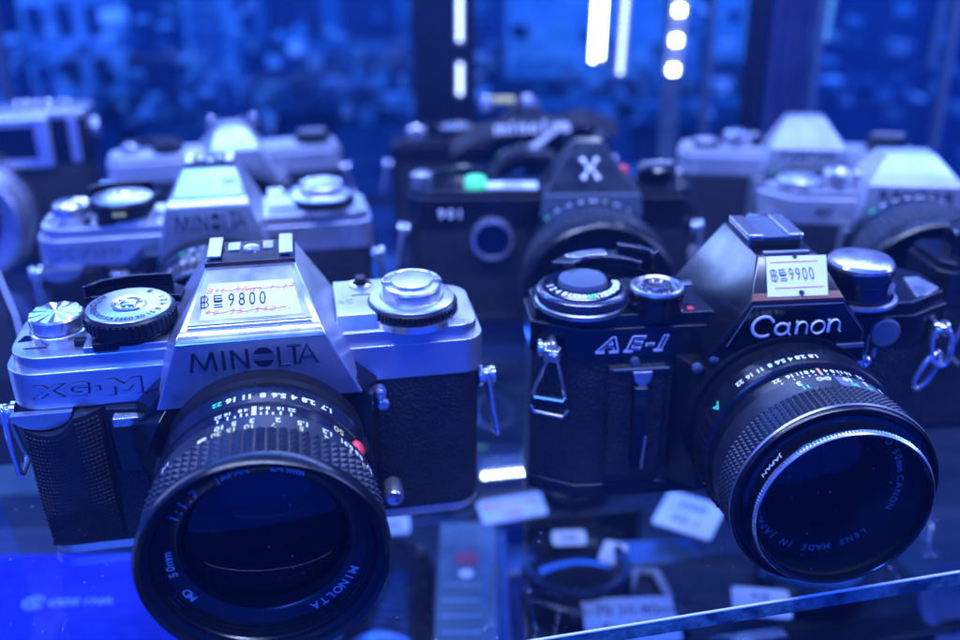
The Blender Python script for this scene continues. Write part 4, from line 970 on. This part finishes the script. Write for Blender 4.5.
# black camera behind it
T7 = back_slr('black camera farthest back in the middle, a lettered strap lying across its prism', (14, 590, .3), 1, 1, dict(
    w=70, metal='black_paint', accent='dull_steel', prism=(25, 21, 9, 22), pz=(72, 82), z=(50, 62), yb=-8, yt=10,
    dials=[('shutter_dial', -28, 13, 11.5, 6.5, 'black_plastic', 'dull_steel'), ('film_knob', -53, 13, 6, 6, 'knob_silver', 'bright_chrome'), ('rewind_knob', 52, 14, 10, 7, 'black_gloss', 'dull_steel')],
    lever=(-40, 13, 18, 'black_gloss'), lens=(30, 48, 36), pc=16, boxmat='black_paint', shoemat='black_plastic'))
MB().box(-4, 10, 12, 22, 85, 88).build('pale_cap', 'paint_gold', T7, bevel=.8)
MB().lathe([(0, 80), (3.6, 80), (3.6, 88), (2.8, 89.4), (0, 89.6)], (-8, 18, 0), n=24).build('shoe_foot', 'knob_silver', T7)
MB().lathe([(0, 80), (3.6, 80), (3.6, 88), (2.8, 89.4), (0, 89.6)], (18, 18, 0), n=24).build('shoe_foot', 'knob_silver', T7)

so = MB(); pth = [(-16, 560, 66), (0, 566, 74), (22, 570, 77), (46, 570, 78), (66, 572, 82), (86, 580, 72)]
def strap(mb, pth, h, th=1.3, lean=(0, -.45, -1)):
    d = Vector(lean).normalized()
    for a, b in zip(pth, pth[1:]):
        a, b = Vector(a), Vector(b); n_ = (b-a).cross(d).normalized()*th
        mb.hull([tuple(p+s*d*h/2+q*n_) for p in (a, b) for s in (-1, 1) for q in (0, 1)])
strap(so, pth, 10); so = tag(so.build('neck_strap', 'dark_strap', None), 'dark neck strap with white letters draped over the farthest black camera', 'strap')
t = MB()
for i, ch in enumerate('minolta'): text_on(t, ch, 10.5, frame((14+i*6.5, 566.4-.2*i, 76+i*.25), (1, 0, .05), (0, .45, 1)), ext=.3, bold=.35)
t.build('lettering', 'paper_worn', so, flat=True)
t = MB(); strap(t, [(20, 556, 56), (30, 560, 64), (42, 564, 72), (52, 566, 79)], 3.4, 1.2, (.6, -.2, -.6)); t.build('pale_strap_end', 'paper_worn', so)
# silver cameras, right
back_slr('silver camera with a rounded white prism, back row on the right below the curtain', (186, 541, .3), -11, 1, dict(
    w=68, metal='satin_matte', prism=(25, 21, 10, 22), pz=(69, 83), z=(50, 62), yb=-8, yt=8, shoe=False, pc=4,
    dials=[('shutter_dial', -34, 12, 8, 9, 'knob_silver', 'bright_chrome'), ('film_knob', -24, 18, 5, 6, 'black_plastic', 'dull_steel'), ('film_counter', -52, 12, 8, 3.5, 'black_plastic', 'satin_chrome'), ('rewind_knob', 50, 13, 11, 8, 'black_plastic', 'dull_steel')],
    text=('PENTAX', 5.6, 5.0, 'engraved_ink'), tz=5, lens=(29, 46, 36), lmat='lens_black'))
back_slr('silver camera with wide pale prism and large black lens, second row on the right', (203, 437, .3), -9, 2, dict(
    w=66, ch=14, metal='satin_matte', prism=(24, 21, 12, 26), pz=(73, 83), z=(50, 63), yb=-9, yt=6, shoe=False, pc=2,
    dials=[('shutter_dial', -29, 10, 7.5, 9, 'knob_silver', 'satin_chrome'), ('film_knob', -20, 15, 4.5, 7, 'black_gloss', 'bright_chrome'), ('film_counter', -47, 13, 10.5, 4, 'satin_chrome', 'satin_chrome'), ('rewind_knob', 48, 13, 10, 8, 'knob_silver', 'bright_chrome')],
    text=('PENTAX', 6.2, 5.8, 'engraved_ink'), tz=5.6, model=('MX', 6, -38, 'ink_grey'), lens=(32, 60, 39), gmat='rubber'))

# black camera at the right edge
back_slr('black camera cut off by the right edge, beside the strap chain of its neighbour', (234, 328, .3), 3, 2, dict(
    w=66, ch=4, metal='black_paint', accent='dull_steel', prism=(24, 20, 10, 22), pz=(72, 88), z=(52, 66), lens=(30, 50, 36), boxmat='black_paint',
    dials=[('shutter_dial', -47, 14, 10.5, 9, 'black_gloss', 'black_plastic'), ('film_knob', -26, 14, 6, 6, 'black_gloss', 'dull_steel'), ('rewind_knob', 48, 14, 10, 8, 'black_gloss', 'dull_steel')], drop=20, lugpos=(-50, -3.5, 52)))

# compact camera with a framed window, left edge
def compact():
    T = thing('compact_camera', 'black compact camera with silver framed window and big silver lens, at the left edge', 'camera', (-298, 548, .3), 14, 0, 'cameras on the glass shelf')
    MB().extr(rr(-66, 66, 0, 40, 8, 5), 0, 58).build('body', 'leatherette', T, bevel=1)
    tp = MB().extr(rr(-66.4, 66.4, -.4, 40.4, 8, 5), 57.5, 86).build('top_plate', 'black_paint', T, bevel=1.2)
    MB().extr(rr(-66.8, 66.8, -.8, 41, 8, 5), 85.5, 90).build('top_cover', 'satin_chrome', tp, bevel=1)
    fr = MB()
    fr.extr([(-10, 58), (46, 58), (46, 88), (-10, 88)], -6, 0, 'y'); f = fr.build('window_frame', 'satin_chrome', T, bevel=1.5)
    MB().extr([(-4, 64), (38, 64), (38, 83), (-4, 83)], -6.6, -5.5, 'y').build('window', 'glass_dark', f, bevel=.3)
    MB().box(8, 12, -7, -6.5, 74, 79).build('window_mark', 'paint_gold', f)
    MB().box(56, 61, -1.6, -.6, 60, 86).build('side_trim', 'satin_chrome', tp, bevel=.4)
    MB().lathe([(0, 80), (7, 80), (7, 84), (0, 84)], (40, 0, 0), n=12, M=Matrix.Translation((26.5, 20, 76))@Matrix.Rotation(pi/2, 4, 'Y')@Matrix.Translation((-40, 0, -40))).build('side_screw', 'dull_steel', T)
    for x, r in ((30, 5.5), (42, 6.5), (54, 4.5)):
        MB().lathe([(0, 89.5), (r, 89.5), (r, 94), (r-1, 95.4), (0, 95.6)], (x, 14, 0), n=28).build('top_button', 'bright_chrome', T)
    L = MB().lathe([(0, 0), (38, 0), (38, 12), (36, 13), (36, 24), (34.6, 25), (34.6, 34), (32.8, 35.6), (30, 35), (29, 31), (24, 30), (21, 27)], (-6, 0, 33), 'y', n=72).build('lens', 'dull_steel', T)
    for k in range(3): MB().lathe([(36.2-k*.4, 14+k*6), (36.8-k*.4, 15+k*6), (36.8-k*.4, 17+k*6), (36.2-k*.4, 18+k*6)], (-6, 0, 33), 'y', n=72).build('lens_ring', 'satin_chrome', L)
    MB().lathe([(21.5, 27.5), (12, 30), (0, 31)], (-6, 0, 33), 'y', n=48).build('front_element', 'glass_dark', L)
compact()

# neck strap lying upright beside the silver camera
st_ = MB()
pth = [(-168, 296, 6), (-165, 296, 40), (-168, 300, 62), (-176, 306, 84), (-186, 314, 108)]
def ribbon(mb, pth, w, th, dirv=(1, .2, 0)):
    d = Vector(dirv).normalized()
    for a, b in zip(pth, pth[1:]):
        a, b = Vector(a), Vector(b); n_ = (b-a).cross(d).normalized()*th
        mb.hull([tuple(p+s*d*w/2+q*n_) for p in (a, b) for s in (-1, 1) for q in (0, 1)])
ribbon(st_, pth, 16, 1.4); so = tag(st_.build('neck_strap', 'dark_strap', None, bevel=.3), 'dark neck strap with a pale edge, rising at the left edge', 'strap')
e_ = MB(); ribbon(e_, [(x+8.6, y-.4, z) for x, y, z in pth], 2.0, 1.9); e_.build('strap_edge', 'strap_edge', so, bevel=.2)

# ------------------------------------------------------------------ the glass shelf and what lies below
ea, eb = Vector((15.6, 207.9)), Vector((145.2, 235.9)); ed = (eb-ea).normalized(); en = Vector((-ed.y, ed.x))
def E_(s, t): p = ea+ed*s+en*t; return (p.x, p.y)
poly = [E_(-620, .35), E_(620, .35), E_(620, 560), E_(-620, 560)]
sg = bpy.data.objects
g = MB().add([(x, y, 0) for x, y in poly], [(0, 1, 2, 3)]).build('glass_shelf', 'shelf_glass', None, flat=True); struct(g)
a0, a1 = E_(-620, 0), E_(620, 0); b0, b1 = E_(-620, .5), E_(620, .5)
g2 = MB(); g2.add([(*a0, -.5), (*a1, -.5), (*a1, -5.0), (*a0, -5.0), (*b0, -5.2), (*b1, -5.2)], [(0, 1, 2, 3), (3, 2, 5, 4)])
o = g2.build('glass_shelf_edge', 'glass_edge', None, flat=True); struct(o)
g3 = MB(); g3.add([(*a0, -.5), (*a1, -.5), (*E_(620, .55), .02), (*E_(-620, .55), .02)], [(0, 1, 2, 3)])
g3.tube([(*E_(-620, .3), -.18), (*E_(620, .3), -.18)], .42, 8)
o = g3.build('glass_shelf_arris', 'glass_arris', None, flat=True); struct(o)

LZ = -150
struct(MB().add([(-900, 120, LZ), (900, 120, LZ), (900, 760, LZ), (-900, 760, LZ)], [(0, 1, 2, 3)]).build('lower_shelf', 'shelf_floor', None, flat=True))
struct(MB().add([(-2700, -1200, -1100), (2700, -1200, -1100), (2700, 1700, -1100), (-2700, 1700, -1100)], [(0, 1, 2, 3)]).build('floor', 'wall_dark', None, flat=True))

def cam_tag(o, label, cat='price tag', group='price tags below the glass'): return tag(o, label, cat, group)
# blue carton
b = MB().box(-262, -104, 300, 390, LZ+.3, -100).build('cardboard_box', 'box_blue', None, bevel=1.2)
tag(b, 'bright blue carton with a round logo under the glass, bottom left corner', 'box')
t = MB(); M = frame((-205, 352, -99.8), (1, .03, 0), (0, 1, 0))
for i, c_ in enumerate('COSINA'): text_on(t, c_, 6.2, M @ Matrix.Translation((8+i*4.9, 0, 0)) @ Matrix.Scale(1.15, 4, (1, 0, 0)), bold=.2)
t.build('lettering', 'logo_pale' if 'logo_pale' in MATS else 'panel_pale', b, flat=True)
t = MB(); t.tube([tuple(M @ Vector((-1+4.4*cos(R_(a)), 3.8*sin(R_(a)), .1))) for a in range(20, 345, 15)], .8, 6)
t.tube([tuple(M @ Vector((-1+1.7*cos(R_(a)), 1.4*sin(R_(a)), .1))) for a in range(0, 360, 30)], .5, 6, closed=True)
t.build('round_logo', 'panel_pale', b)
# pale green carton with red disc
b = MB().box(-22, 7, 290, 420, LZ+.3, -104).build('cardboard_box', 'box_green', None, bevel=1)
tag(b, 'tall pale green carton with a red disc, under the glass between the two front cameras', 'box')
MB().lathe([(0, 0), (6, 0), (5.8, .3), (0, .35)], (-8, 388, -104), 'z', n=40).build('red_disc', 'faded_red', b)
MB().lathe([(0, 0), (3.6, 0), (0, .2)], (-8, 376, -103.9), 'z', n=30).build('white_disc', 'paper_worn', b)
t = MB()
for k in range(5): t.box(-19, -1, 366-k*11, 368-k*11, -104, -103.7)
t.build('printed_lines', 'panel_pale', b)
MB().box(7.05, 12, 292, 420, LZ+.4, -108).build('carton_flap', 'cap_blue', b)
# grey cartons at the left behind
b = tag(MB().box(-330, -196, 440, 560, LZ+.3, -96).build('cardboard_box', 'box_green', None, bevel=1), 'grey green carton under the glass behind the bright blue carton', 'box')
MB().box(-320, -230, 439.2, 440, -146, -120).build('carton_print', 'box_grey', b)
b = tag(MB().box(-180, -60, 450, 560, LZ+.3, -110).build('cardboard_box', 'box_grey', None, bevel=1), 'plain grey carton under the glass below the slotted prism camera', 'box')
# ribbed black lens standing
t = thing('spare_lens', 'ribbed black zoom lens lying under the glass left of the pale green carton', 'lens', (-46, 352, LZ))
m_ = MB(); pr_ = [(0, -60)]
for k in range(22):
    pr_ += [(20, -58+k*5.2), (21.2, -57.4+k*5.2), (21.2, -55+k*5.2), (20, -54.2+k*5.2)]
pr_ += [(0, 60)]
m_.lathe(pr_, (0, 0, 22), 'y', n=48); m_.build('barrel', 'lens_black', t)
MB().lathe([(21.8, 14), (21.8, 20), (20.5, 20)], (0, 0, 22), 'y', n=48).build('barrel_band', 'dull_steel', t)
MB().lathe([(0, 61), (17, 61), (19, 59.5)], (0, 0, 22), 'y', n=40).build('front_element', 'glass_dark', t)
def card(name, label, cx, cy, z, w, h, yaw=0, pit=0, txt=None, m='paper_white', ink='ink_grey'):
    o = thing(name, label, 'price tag', (cx, cy, z), yaw, pit, 'price tags below the glass')
    MB().extr(rr(-w/2, w/2, -h/2, h/2, 2, 3), 0, .5).build('card', m, o)
    if txt:
        t = MB()
        for k, s_ in enumerate(txt):
            text_on(t, s_, h/(len(txt)+1.2), frame((0, h/2-h*(k+.8)/(len(txt)+.6), .6), (1, 0, 0), (0, 1, 0)), bold=.08)
        t.build('pen_writing', ink, o, flat=True)
    return o
# camera lying under the glass with its lens up
T = thing('film_camera', 'dark camera lying on its back under the glass, small white label on its round lens', 'camera', (48, 380, LZ), 3, 0, 'cameras lying below the glass')
MB().extr(rr(-40, 66, -48, 36, 5, 4), .3, 30).build('body', 'leatherette', T, bevel=1.5)
MB().extr(rr(-41, 67, 20, 40, 4, 4), .3, 32).build('top_plate', 'post_metal', T, bevel=1)
L = MB().lathe([(0, 30), (27, 30), (27, 44), (25.6, 45), (25.6, 52), (24, 53), (21, 52), (18, 48)], (-3, -4, 0), 'z', n=64).build('lens', 'lens_black', T)
MB().lathe([(25.8, 52), (25, 53.4), (23.8, 53.2)], (-3, -4, 0), 'z', n=64).build('lens_rim', 'lens_black', L)
MB().lathe([(18.6, 48), (10, 50), (0, 51)], (-3, -4, 0), 'z', n=40).build('front_element', 'glass_dark', L)
MB().tube([(-38, -46, 31), (-38, 10, 31), (-34, 17, 31), (-10, 19, 31)], 1.6, 8).build('body_trim', 'strap_edge', T)
MB().tube([(24, -2, 30), (30, 12, 33), (40, 10, 33), (42, -10, 33), (30, -24, 31)], 2.4, 8).build('carry_ring', 'strap_edge', T)
T = thing('film_camera', 'black camera with a chrome bar under the glass, below the big lens at the right', 'camera', (152, 372, LZ), 12, 0, 'cameras lying below the glass')
MB().extr(rr(-62, 66, -40, 40, 6, 4), .3, 34).build('body', 'leatherette', T, bevel=1.5)
MB().extr(rr(-63, 67, -42, -26, 4, 4), .3, 38).build('top_plate', 'black_paint', T, bevel=1)
MB().box(-60, -22, -30, -24, 38.1, 39.6).build('chrome_bar', 'knob_silver', T, bevel=.6)
MB().lathe([(0, 34), (26, 34), (26, 46), (24, 48), (20, 46), (0, 44)], (8, 4, 0), 'z', n=56).build('lens', 'lens_black', T)
T = thing('film_camera', 'black camera lying under the glass nearest the shelf edge, carrying a rounded handwritten card', 'camera', (50, 306, LZ), 2, 0, 'cameras lying below the glass')
MB().extr(rr(-48, 60, -38, 24, 6, 4), .3, 40).build('body', 'black_plastic', T, bevel=1.5)
MB().extr(rr(-49, 61, 10, 25, 3, 4), .3, 43).build('top_plate', 'black_paint', T, bevel=1)
MB().box(-30, -16, -38.6, -37.6, 20, 30).build('window', 'glass_dark', T)
T = thing('film_camera', 'dark camera under the glass in the gap between the front cameras, behind the long label', 'camera', (30, 462, LZ), 8, 0, 'cameras lying below the glass')
MB().extr(rr(-50, 56, -30, 34, 6, 4), .3, 40).build('body', 'black_plastic', T, bevel=1.5)
MB().extr(rr(-51, 57, 18, 35, 3, 4), .3, 44).build('top_plate', 'post_metal', T, bevel=1)
MB().lathe([(0, 40), (22, 40), (22, 48), (20, 50), (0, 47)], (20, -4, 0), 'z', n=48).build('lens', 'lens_black', T)
card('price_tag', 'rounded white card with handwriting, nearest the glass edge under the shelf', 66, 340, -103, 42, 26, 2, 8, ['65-70 20-80mm', 'F:- 1800'], 'paper_worn')
card('price_tag', 'long white label with pink print under the glass between the two front cameras', 16, 426, -100, 36, 15, 16, 22, ['MINOLTA 7000', '4500'], 'paper_worn', 'ink_pink')
card('price_tag', 'small white label on the round lens of the camera lying under the glass', 43, 392, -95.5, 17, 9, 2, 20, ['2500'], 'paper_worn')
card('price_tag', 'small crooked white label right of the round lens under the glass', 64, 384, -99, 12, 13, -24, 20, None, 'paper_worn')
card('price_tag', 'large crumpled white paper under the glass left of the big right lens', 110, 424, -104, 32, 26, -32, 14, ['3900', 'AE-1'], 'paper_white')
card('price_tag', 'small white label under the glass below the right end of the silver camera priced 9800', -48, 417, -104, 20, 11, 6, 24, ['3200'], 'paper_worn')
card('price_tag', 'white label under the glass just below the front rim of the big right lens', 128, 352, -104, 26, 16, -8, 14, ['FUJI', '1200'], 'paper_white')
# lens cap
T = thing('lens_cap', 'round blue grey lens cap with letters, under the glass at the right bottom corner', 'lens cap', (232, 352, -118), 12, 24)
MB().lathe([(0, 0), (29, 0), (30, 1), (30, 5), (28.6, 6), (24, 6.2), (23, 5.4), (0, 5.4)], (0, 0, 0), 'z', n=72).build('cap', 'cap_blue' if 'cap_blue' in MATS else 'box_grey', T)
t = MB()
for i, c_ in enumerate('YASHICA'): text_on(t, c_, 9, frame((-20+i*6.6, 2-i*2.6, 5.6), (1, -.4, 0), (.4, 1, 0)), bold=.4)
t.build('lettering', 'ink_grey', T, flat=True)
MB().box(-50, 20, -30, 20, -31, -12).build('cap_stand', 'post_dark', T)

# strip of lamps below the glass
def led_strip(label, p0, p1, n, r=1.6, m='led_white', board=6, dx=0):
    o = thing('lamp_strip', label, 'lamp strip', p0, 0, 0, 'lamp strips of the display case')
    a = Vector((0, 0, 0)); b_ = Vector(p1)-Vector(p0); d = b_.normalized()
    ax = d.cross(Vector((0, 1, 0))).normalized()*board/2
    back = Vector((0, 1.5, 0)) if abs(d.y) < .5 else Vector((0, 0, -1.5))
    MB().hull([tuple(p+s*ax+q*back) for p in (a-d*3, b_+d*3) for s in (-1, 1) for q in (.4, 1.4)]).build('strip_board', 'led_board', o)
    lm = MB()
    for k in range(n):
        c = b_*(k/(max(1, n-1)))
        for q in ((-dx, dx) if dx else (0,)): lm.box(c.x-r+q, c.x+r+q, c.y-.8, c.y+.5, c.z-r+q*.4, c.z+r+q*.4)
    l_ = lm.build('lamps', m, o)
    return o
led_strip('short horizontal strip of white lamps under the glass between the two front cameras', (2, 461, -101), (24, 465, -101), 6, 1.0, 'led_white')
led_strip('upper part of the slim vertical lamp strip right of the dark post in the middle', (-12.4, 704, 116), (-11, 704, 205), 30, 1.1, 'led_dim')
led_strip('lower short piece of the slim vertical lamp strip in the middle, above the black cameras', (-13, 704, 78), (-12.6, 704, 97), 7, 1.1, 'led_dim')
led_strip('broadest and brightest vertical lamp strip behind the glass, left one of a close pair', (86.5, 700, 102), (89.5, 700, 205), 28, 1.2, 'led_white', 10, dx=3)
led_strip('dimmer vertical lamp strip standing close to the right of the brightest one', (104, 700, 92), (108, 700, 205), 28, 1.1, 'led_dim', 7)
led_strip('vertical frame strip with three widely spaced white lamps', (142.5, 700, 93), (145, 700, 155), 4, 3.0, 'led_white', 12)
led_strip('faint reflection of a lamp strip in the dark right glass, left of the other one', (267, 745, 110), (270, 745, 165), 13, 1.1, 'led_reflection' if 'led_reflection' in MATS else 'led_board', 7)  # glowing boxes imitate a mirrored strip
led_strip('faint reflection of a lamp strip farthest right in the dark right glass', (352, 745, 90), (355, 745, 165), 13, 1.1, 'led_board', 6)  # plain boxes imitate a second mirrored strip

# ------------------------------------------------------------------ the case: posts, panels, and the shop behind
def post(label, x, y, w, d, m, z0=-150, z1=430):
    o = MB().box(x-w/2, x+w/2, y, y+d, z0, z1)
    # shallow groove on the face
    o.box(x-w/6, x+w/6, y-.8, y+.1, z0, z1)
    return tag(o.build('case_post', m, None, bevel=.6), label, 'post', 'upright posts of the display case')
post('dark upright post in the middle behind the cameras, carrying the slim lamp strip', -24, 708, 46, 14, 'post_dark')
post('slim metal frame bar carrying the three widely spaced lamps', 143, 705, 13, 8, 'post_metal')
post('slim pale metal upright between the three lamps and the dark post on the right', 171, 712, 5, 6, 'post_metal')
post('broad dark post in front of the blue curtain, right of the lamp strips', 203, 705, 11, 14, 'post_dark')
post('pale narrow upright on the left side of the dark right-hand panel', 246.5, 700, 6, 8, 'post_metal')
post('pale upright at the far right edge of the photo', 343, 700, 5, 8, 'post_metal')
post('pale slanting looking upright at the far left edge of the photo', -342, 692, 6, 8, 'post_metal')
def panel(label, x0, x1, y, m='panel_glass'):
    return tag(MB().box(x0, x1, y, y+5, -150, 430).build('glass_panel', m, None), label, 'glass panel', 'rear glass panels')
panel('wide rear glass panel at the left, reflecting the shop', -720, -52, 712)
panel('rear glass panel in the middle behind the black cameras', 3, 196, 722)
panel('rear glass panel at the right behind the pale prisms', 252, 720, 716)
# curtain-like fluted panel
m_ = MB(); n_ = 60
for k in range(n_):
    x0 = 210+ (246-210)*k/n_; x1 = 210+36*(k+1)/n_
    f = lambda x: 716+3.2*sin((x-210)*.55)+1.2*sin(x*1.3)
    m_.add([(x0, f(x0), -150), (x1, f(x1), -150), (x1, f(x1), 430), (x0, f(x0), 430)], [(0, 1, 2, 3)])
    m_.add([(x0, f(x0)+2, -150), (x1, f(x1)+2, -150), (x1, f(x1)+2, 430), (x0, f(x0)+2, 430)], [(3, 2, 1, 0)])
tag(m_.build('curtain', 'curtain' if 'curtain' in MATS else 'box_dark', None) if 'curtain' in MATS else m_.build('curtain', 'post_dark', None), 'dark blue fluted curtain between the dark post and the pale upright', 'curtain')
# dark sill at the back of the shelf
tag(MB().box(-700, 700, 690, 700, -6, 2).build('rear_rail', 'post_dark', None, bevel=.5), 'dark rail running along the back edge of the glass shelf', 'rail')
tag(MB().box(-2600, 2600, 1640, 1660, -1099, 900).build('back_wall', 'wall_dark', None), 'dark far wall of the shop seen blurred through the glass', 'wall')
# far shop furniture, all out of focus
def cabinet(label, x0, x1, y, z0, z1, m, rows, cols, gap=.22, dm='wall_dark', depth=60):
    o = thing('cabinet', label, 'cabinet', ((x0+x1)/2, y, z0)); w = x1-x0; h = z1-z0
    f = MB(); f.box(-w/2, w/2, 0, depth, 0, h); f.build('carcass', m, o, bevel=1)
    for r in range(rows):
        for c in range(cols):
            cw = w/cols; chh = h/rows
            MB().box(-w/2+cw*(c+gap/2), -w/2+cw*(c+1-gap/2), -3, 1, chh*(r+gap/2), chh*(r+1-gap/2)).build('recess_panel', dm, o)
    return o
cabinet('pale cabinet with six dark openings, blurred, at the upper left', -585, -470, 1260, 0, 190, 'panel_pale', 3, 3, .45, 'wall_dark')
cabinet('narrow pale teal rack with horizontal slats, blurred, upper left', -385, -325, 1290, 10, 190, 'panel_teal', 7, 1, .3, 'wall_teal')
cabinet('large teal cabinet, blurred, upper left of the dark middle post', -300, -95, 1330, 40, 200, 'wall_teal', 1, 2, .3, 'wall_dark')
cabinet('bright teal lit cupboard, blurred, behind the bright lamp strips', 40, 300, 1310, 10, 230, 'panel_teal', 1, 2, .18, 'panel_mid' if 'panel_mid' in MATS else 'panel_teal')
cabinet('teal cupboard, blurred, between the three lamps and the dark right post', 310, 372, 1330, 20, 230, 'wall_teal', 2, 1, .2, 'panel_teal')
cabinet('low dark counter, blurred, behind the left cameras', -720, 60, 1240, -170, -24, 'wall_dark', 1, 6, .2, 'wall_teal')
cabinet('low blue counter, blurred, behind the black cameras', 70, 420, 1250, -170, -20, 'wall_teal', 1, 3, .3, 'wall_dark')
k = 0
for (x, z, w, h, m, lb) in [(-450, 92, 26, 16, 'paper_white', 'small bright white carton high up beside the pale cabinet'), (-455, -18, 26, 28, 'box_green', 'pale green carton on the far counter, left'),
                         (-330, 10, 26, 20, 'box_grey', 'greyish carton on the far counter below the slatted rack'), (-290, -2, 30, 22, 'panel_pale', 'pale carton right of the greyish one'),
                         (-180, 8, 34, 14, 'panel_pale', 'flat pale carton on the far counter near the dark post'), (-232, 60, 44, 18, 'panel_teal', 'wide teal carton hanging high beside the teal cabinet'),
                         (-520, -22, 60, 18, 'wall_teal', 'long teal carton low behind the compact camera'), (-120, 26, 20, 12, 'box_green', 'small greenish carton beside the dark middle post')]:
    o = tag(MB().box(x-w/2, x+w/2, 1205, 1235, z, z+h).build('carton', m, None, bevel=2), lb, 'carton', 'blurred cartons at the back of the shop')

ms = ['panel_teal', 'panel_pale', 'wall_teal', 'box_grey', 'paper_worn', 'box_green', 'post_dark', 'panel_pale']
def clutter(name, boxes):
    m_ = MB(); ids = []
    for (x, y, z, w_, h_, k_) in boxes:
        m_.box(x-w_/2, x+w_/2, y, y+26, z, z+h_); ids += [k_]*6
    o = m_.build(name, ms[0], None)
    for q in ms[1:]: o.data.materials.append(MATS[q])
    for p_, k_ in zip(o.data.polygons, ids): p_.material_index = k_
    o['kind'] = 'stuff'; o['label'] = 'blurred heap of small goods far back in the shop'; o['category'] = 'clutter'; return o
rnd = random.Random(5)
bx = []
for k in range(430):
    x = rnd.uniform(-640, 640); row = rnd.choice([0, 0, 0, 1, 1, 2]); z = {0: rnd.uniform(-24, 30), 1: rnd.uniform(36, 90), 2: rnd.uniform(90, 180)}[row]
    bx.append((x, rnd.uniform(1100, 1195), z, rnd.uniform(4, 20), rnd.uniform(3, 15), rnd.choice([0, 0, 2, 2, 2, 3, 3, 1, 4, 5, 6, 6, 7])))
clutter('shop_clutter', bx)

# ------------------------------------------------------------------ camera
F_, PIT, ROL, H_ = 937.68, 21.8, -0.63, 178.66
p = R_(PIT); r = R_(ROL)
Fv = Vector((0, cos(p), -sin(p))); Rv = Vector((1, 0, 0)); Uv = Rv.cross(Fv)
R2 = Rv*cos(r)+Uv*sin(r); U2 = -Rv*sin(r)+Uv*cos(r)
cd = bpy.data.cameras.new('camera'); co = bpy.data.objects.new('camera', cd); COL.objects.link(co)
Mx = Matrix((R2, U2, -Fv)).transposed().to_4x4(); Mx.translation = Vector((0, 0, H_))*S
co.matrix_world = Mx
cd.sensor_width = 36; cd.lens = F_/960*36; cd.clip_start = .01; cd.clip_end = 50
cd.dof.use_dof = True; cd.dof.focus_distance = .264; cd.dof.aperture_fstop = cd.lens/5.6; cd.dof.aperture_blades = 0
scene.camera = co

# ------------------------------------------------------------------ light: case lamps and added fills
w = bpy.data.worlds.new('World'); scene.world = w; w.use_nodes = True
bg = w.node_tree.nodes['Background']; bg.inputs[0].default_value = (.001, .05, 1, 1); bg.inputs[1].default_value = 1.25
def area(name, loc, target, sx, sy, col, pw):
    l = bpy.data.lights.new(name, 'AREA'); l.shape = 'RECTANGLE'; l.size = sx*S; l.size_y = sy*S; l.color = col; l.energy = pw
    o = bpy.data.objects.new(name, l); COL.objects.link(o); o.location = Vector(loc)*S
    o.rotation_euler = (Vector(target)-Vector(loc)).to_track_quat('-Z', 'Y').to_euler(); return o
area('case_lamp_top', (20, 140, 600), (40, 330, 0), 900, 34, (.42, .55, 1), 8.0)
area('case_lamp_rear', (120, 680, 490), (40, 330, 30), 800, 18, (.46, .57, 1), 1.9)
area('rear_left_fill', (-200, 688, 235), (60, 330, 60), 220, 60, (.25, .4, 1), .8)  # added fill, puts the sheen on the black prism's left face
area('case_lamp_right', (520, 300, 300), (60, 330, 60), 60, 420, (.32, .44, 1), 1.2)
area('left_fill', (-560, 420, 300), (60, 330, 60), 60, 420, (.28, .42, 1), 1.0)  # added fill, brightens the left-facing prism sides
area('front_fill', (-250, -420, 520), (0, 300, 30), 420, 200, (.035, .16, 1), 5.5)  # added fill for the camera fronts
area('backdrop_fill', (0, 900, 880), (0, 1500, 60), 1800, 300, (.06, .22, 1), 58)  # added out of view to brighten the backdrop
area('lower_fill', (0, 480, -20), (30, 400, -150), 700, 20, (.02, .11, 1), .7)  # added blue fill for the goods under the glass

# added blue-tinted volume, veils the blacks in place of glare
hz = MB().box(-2900, 2900, -1300, 1750, -2110, 960)
hm_ = bpy.data.materials.new('blue_veil'); hm_.use_nodes = True
hm_.node_tree.nodes.remove(hm_.node_tree.nodes['Principled BSDF'])
pv = hm_.node_tree.nodes.new('ShaderNodeVolumePrincipled'); pv.inputs['Color'].default_value = (.07, .32, 1, 1); pv.inputs['Density'].default_value = .05
hm_.node_tree.links.new(pv.outputs[0], hm_.node_tree.nodes['Material Output'].inputs['Volume'])
ho = hz.build('blue_veil', hm_, None, flat=True); ho['kind'] = 'stuff'

scene.render.engine = 'CYCLES'
scene.cycles.max_bounces = 8; scene.cycles.transparent_max_bounces = 12
scene.view_settings.view_transform = 'Standard'; scene.view_settings.look = 'None'; scene.view_settings.exposure = 0; scene.view_settings.gamma = 1
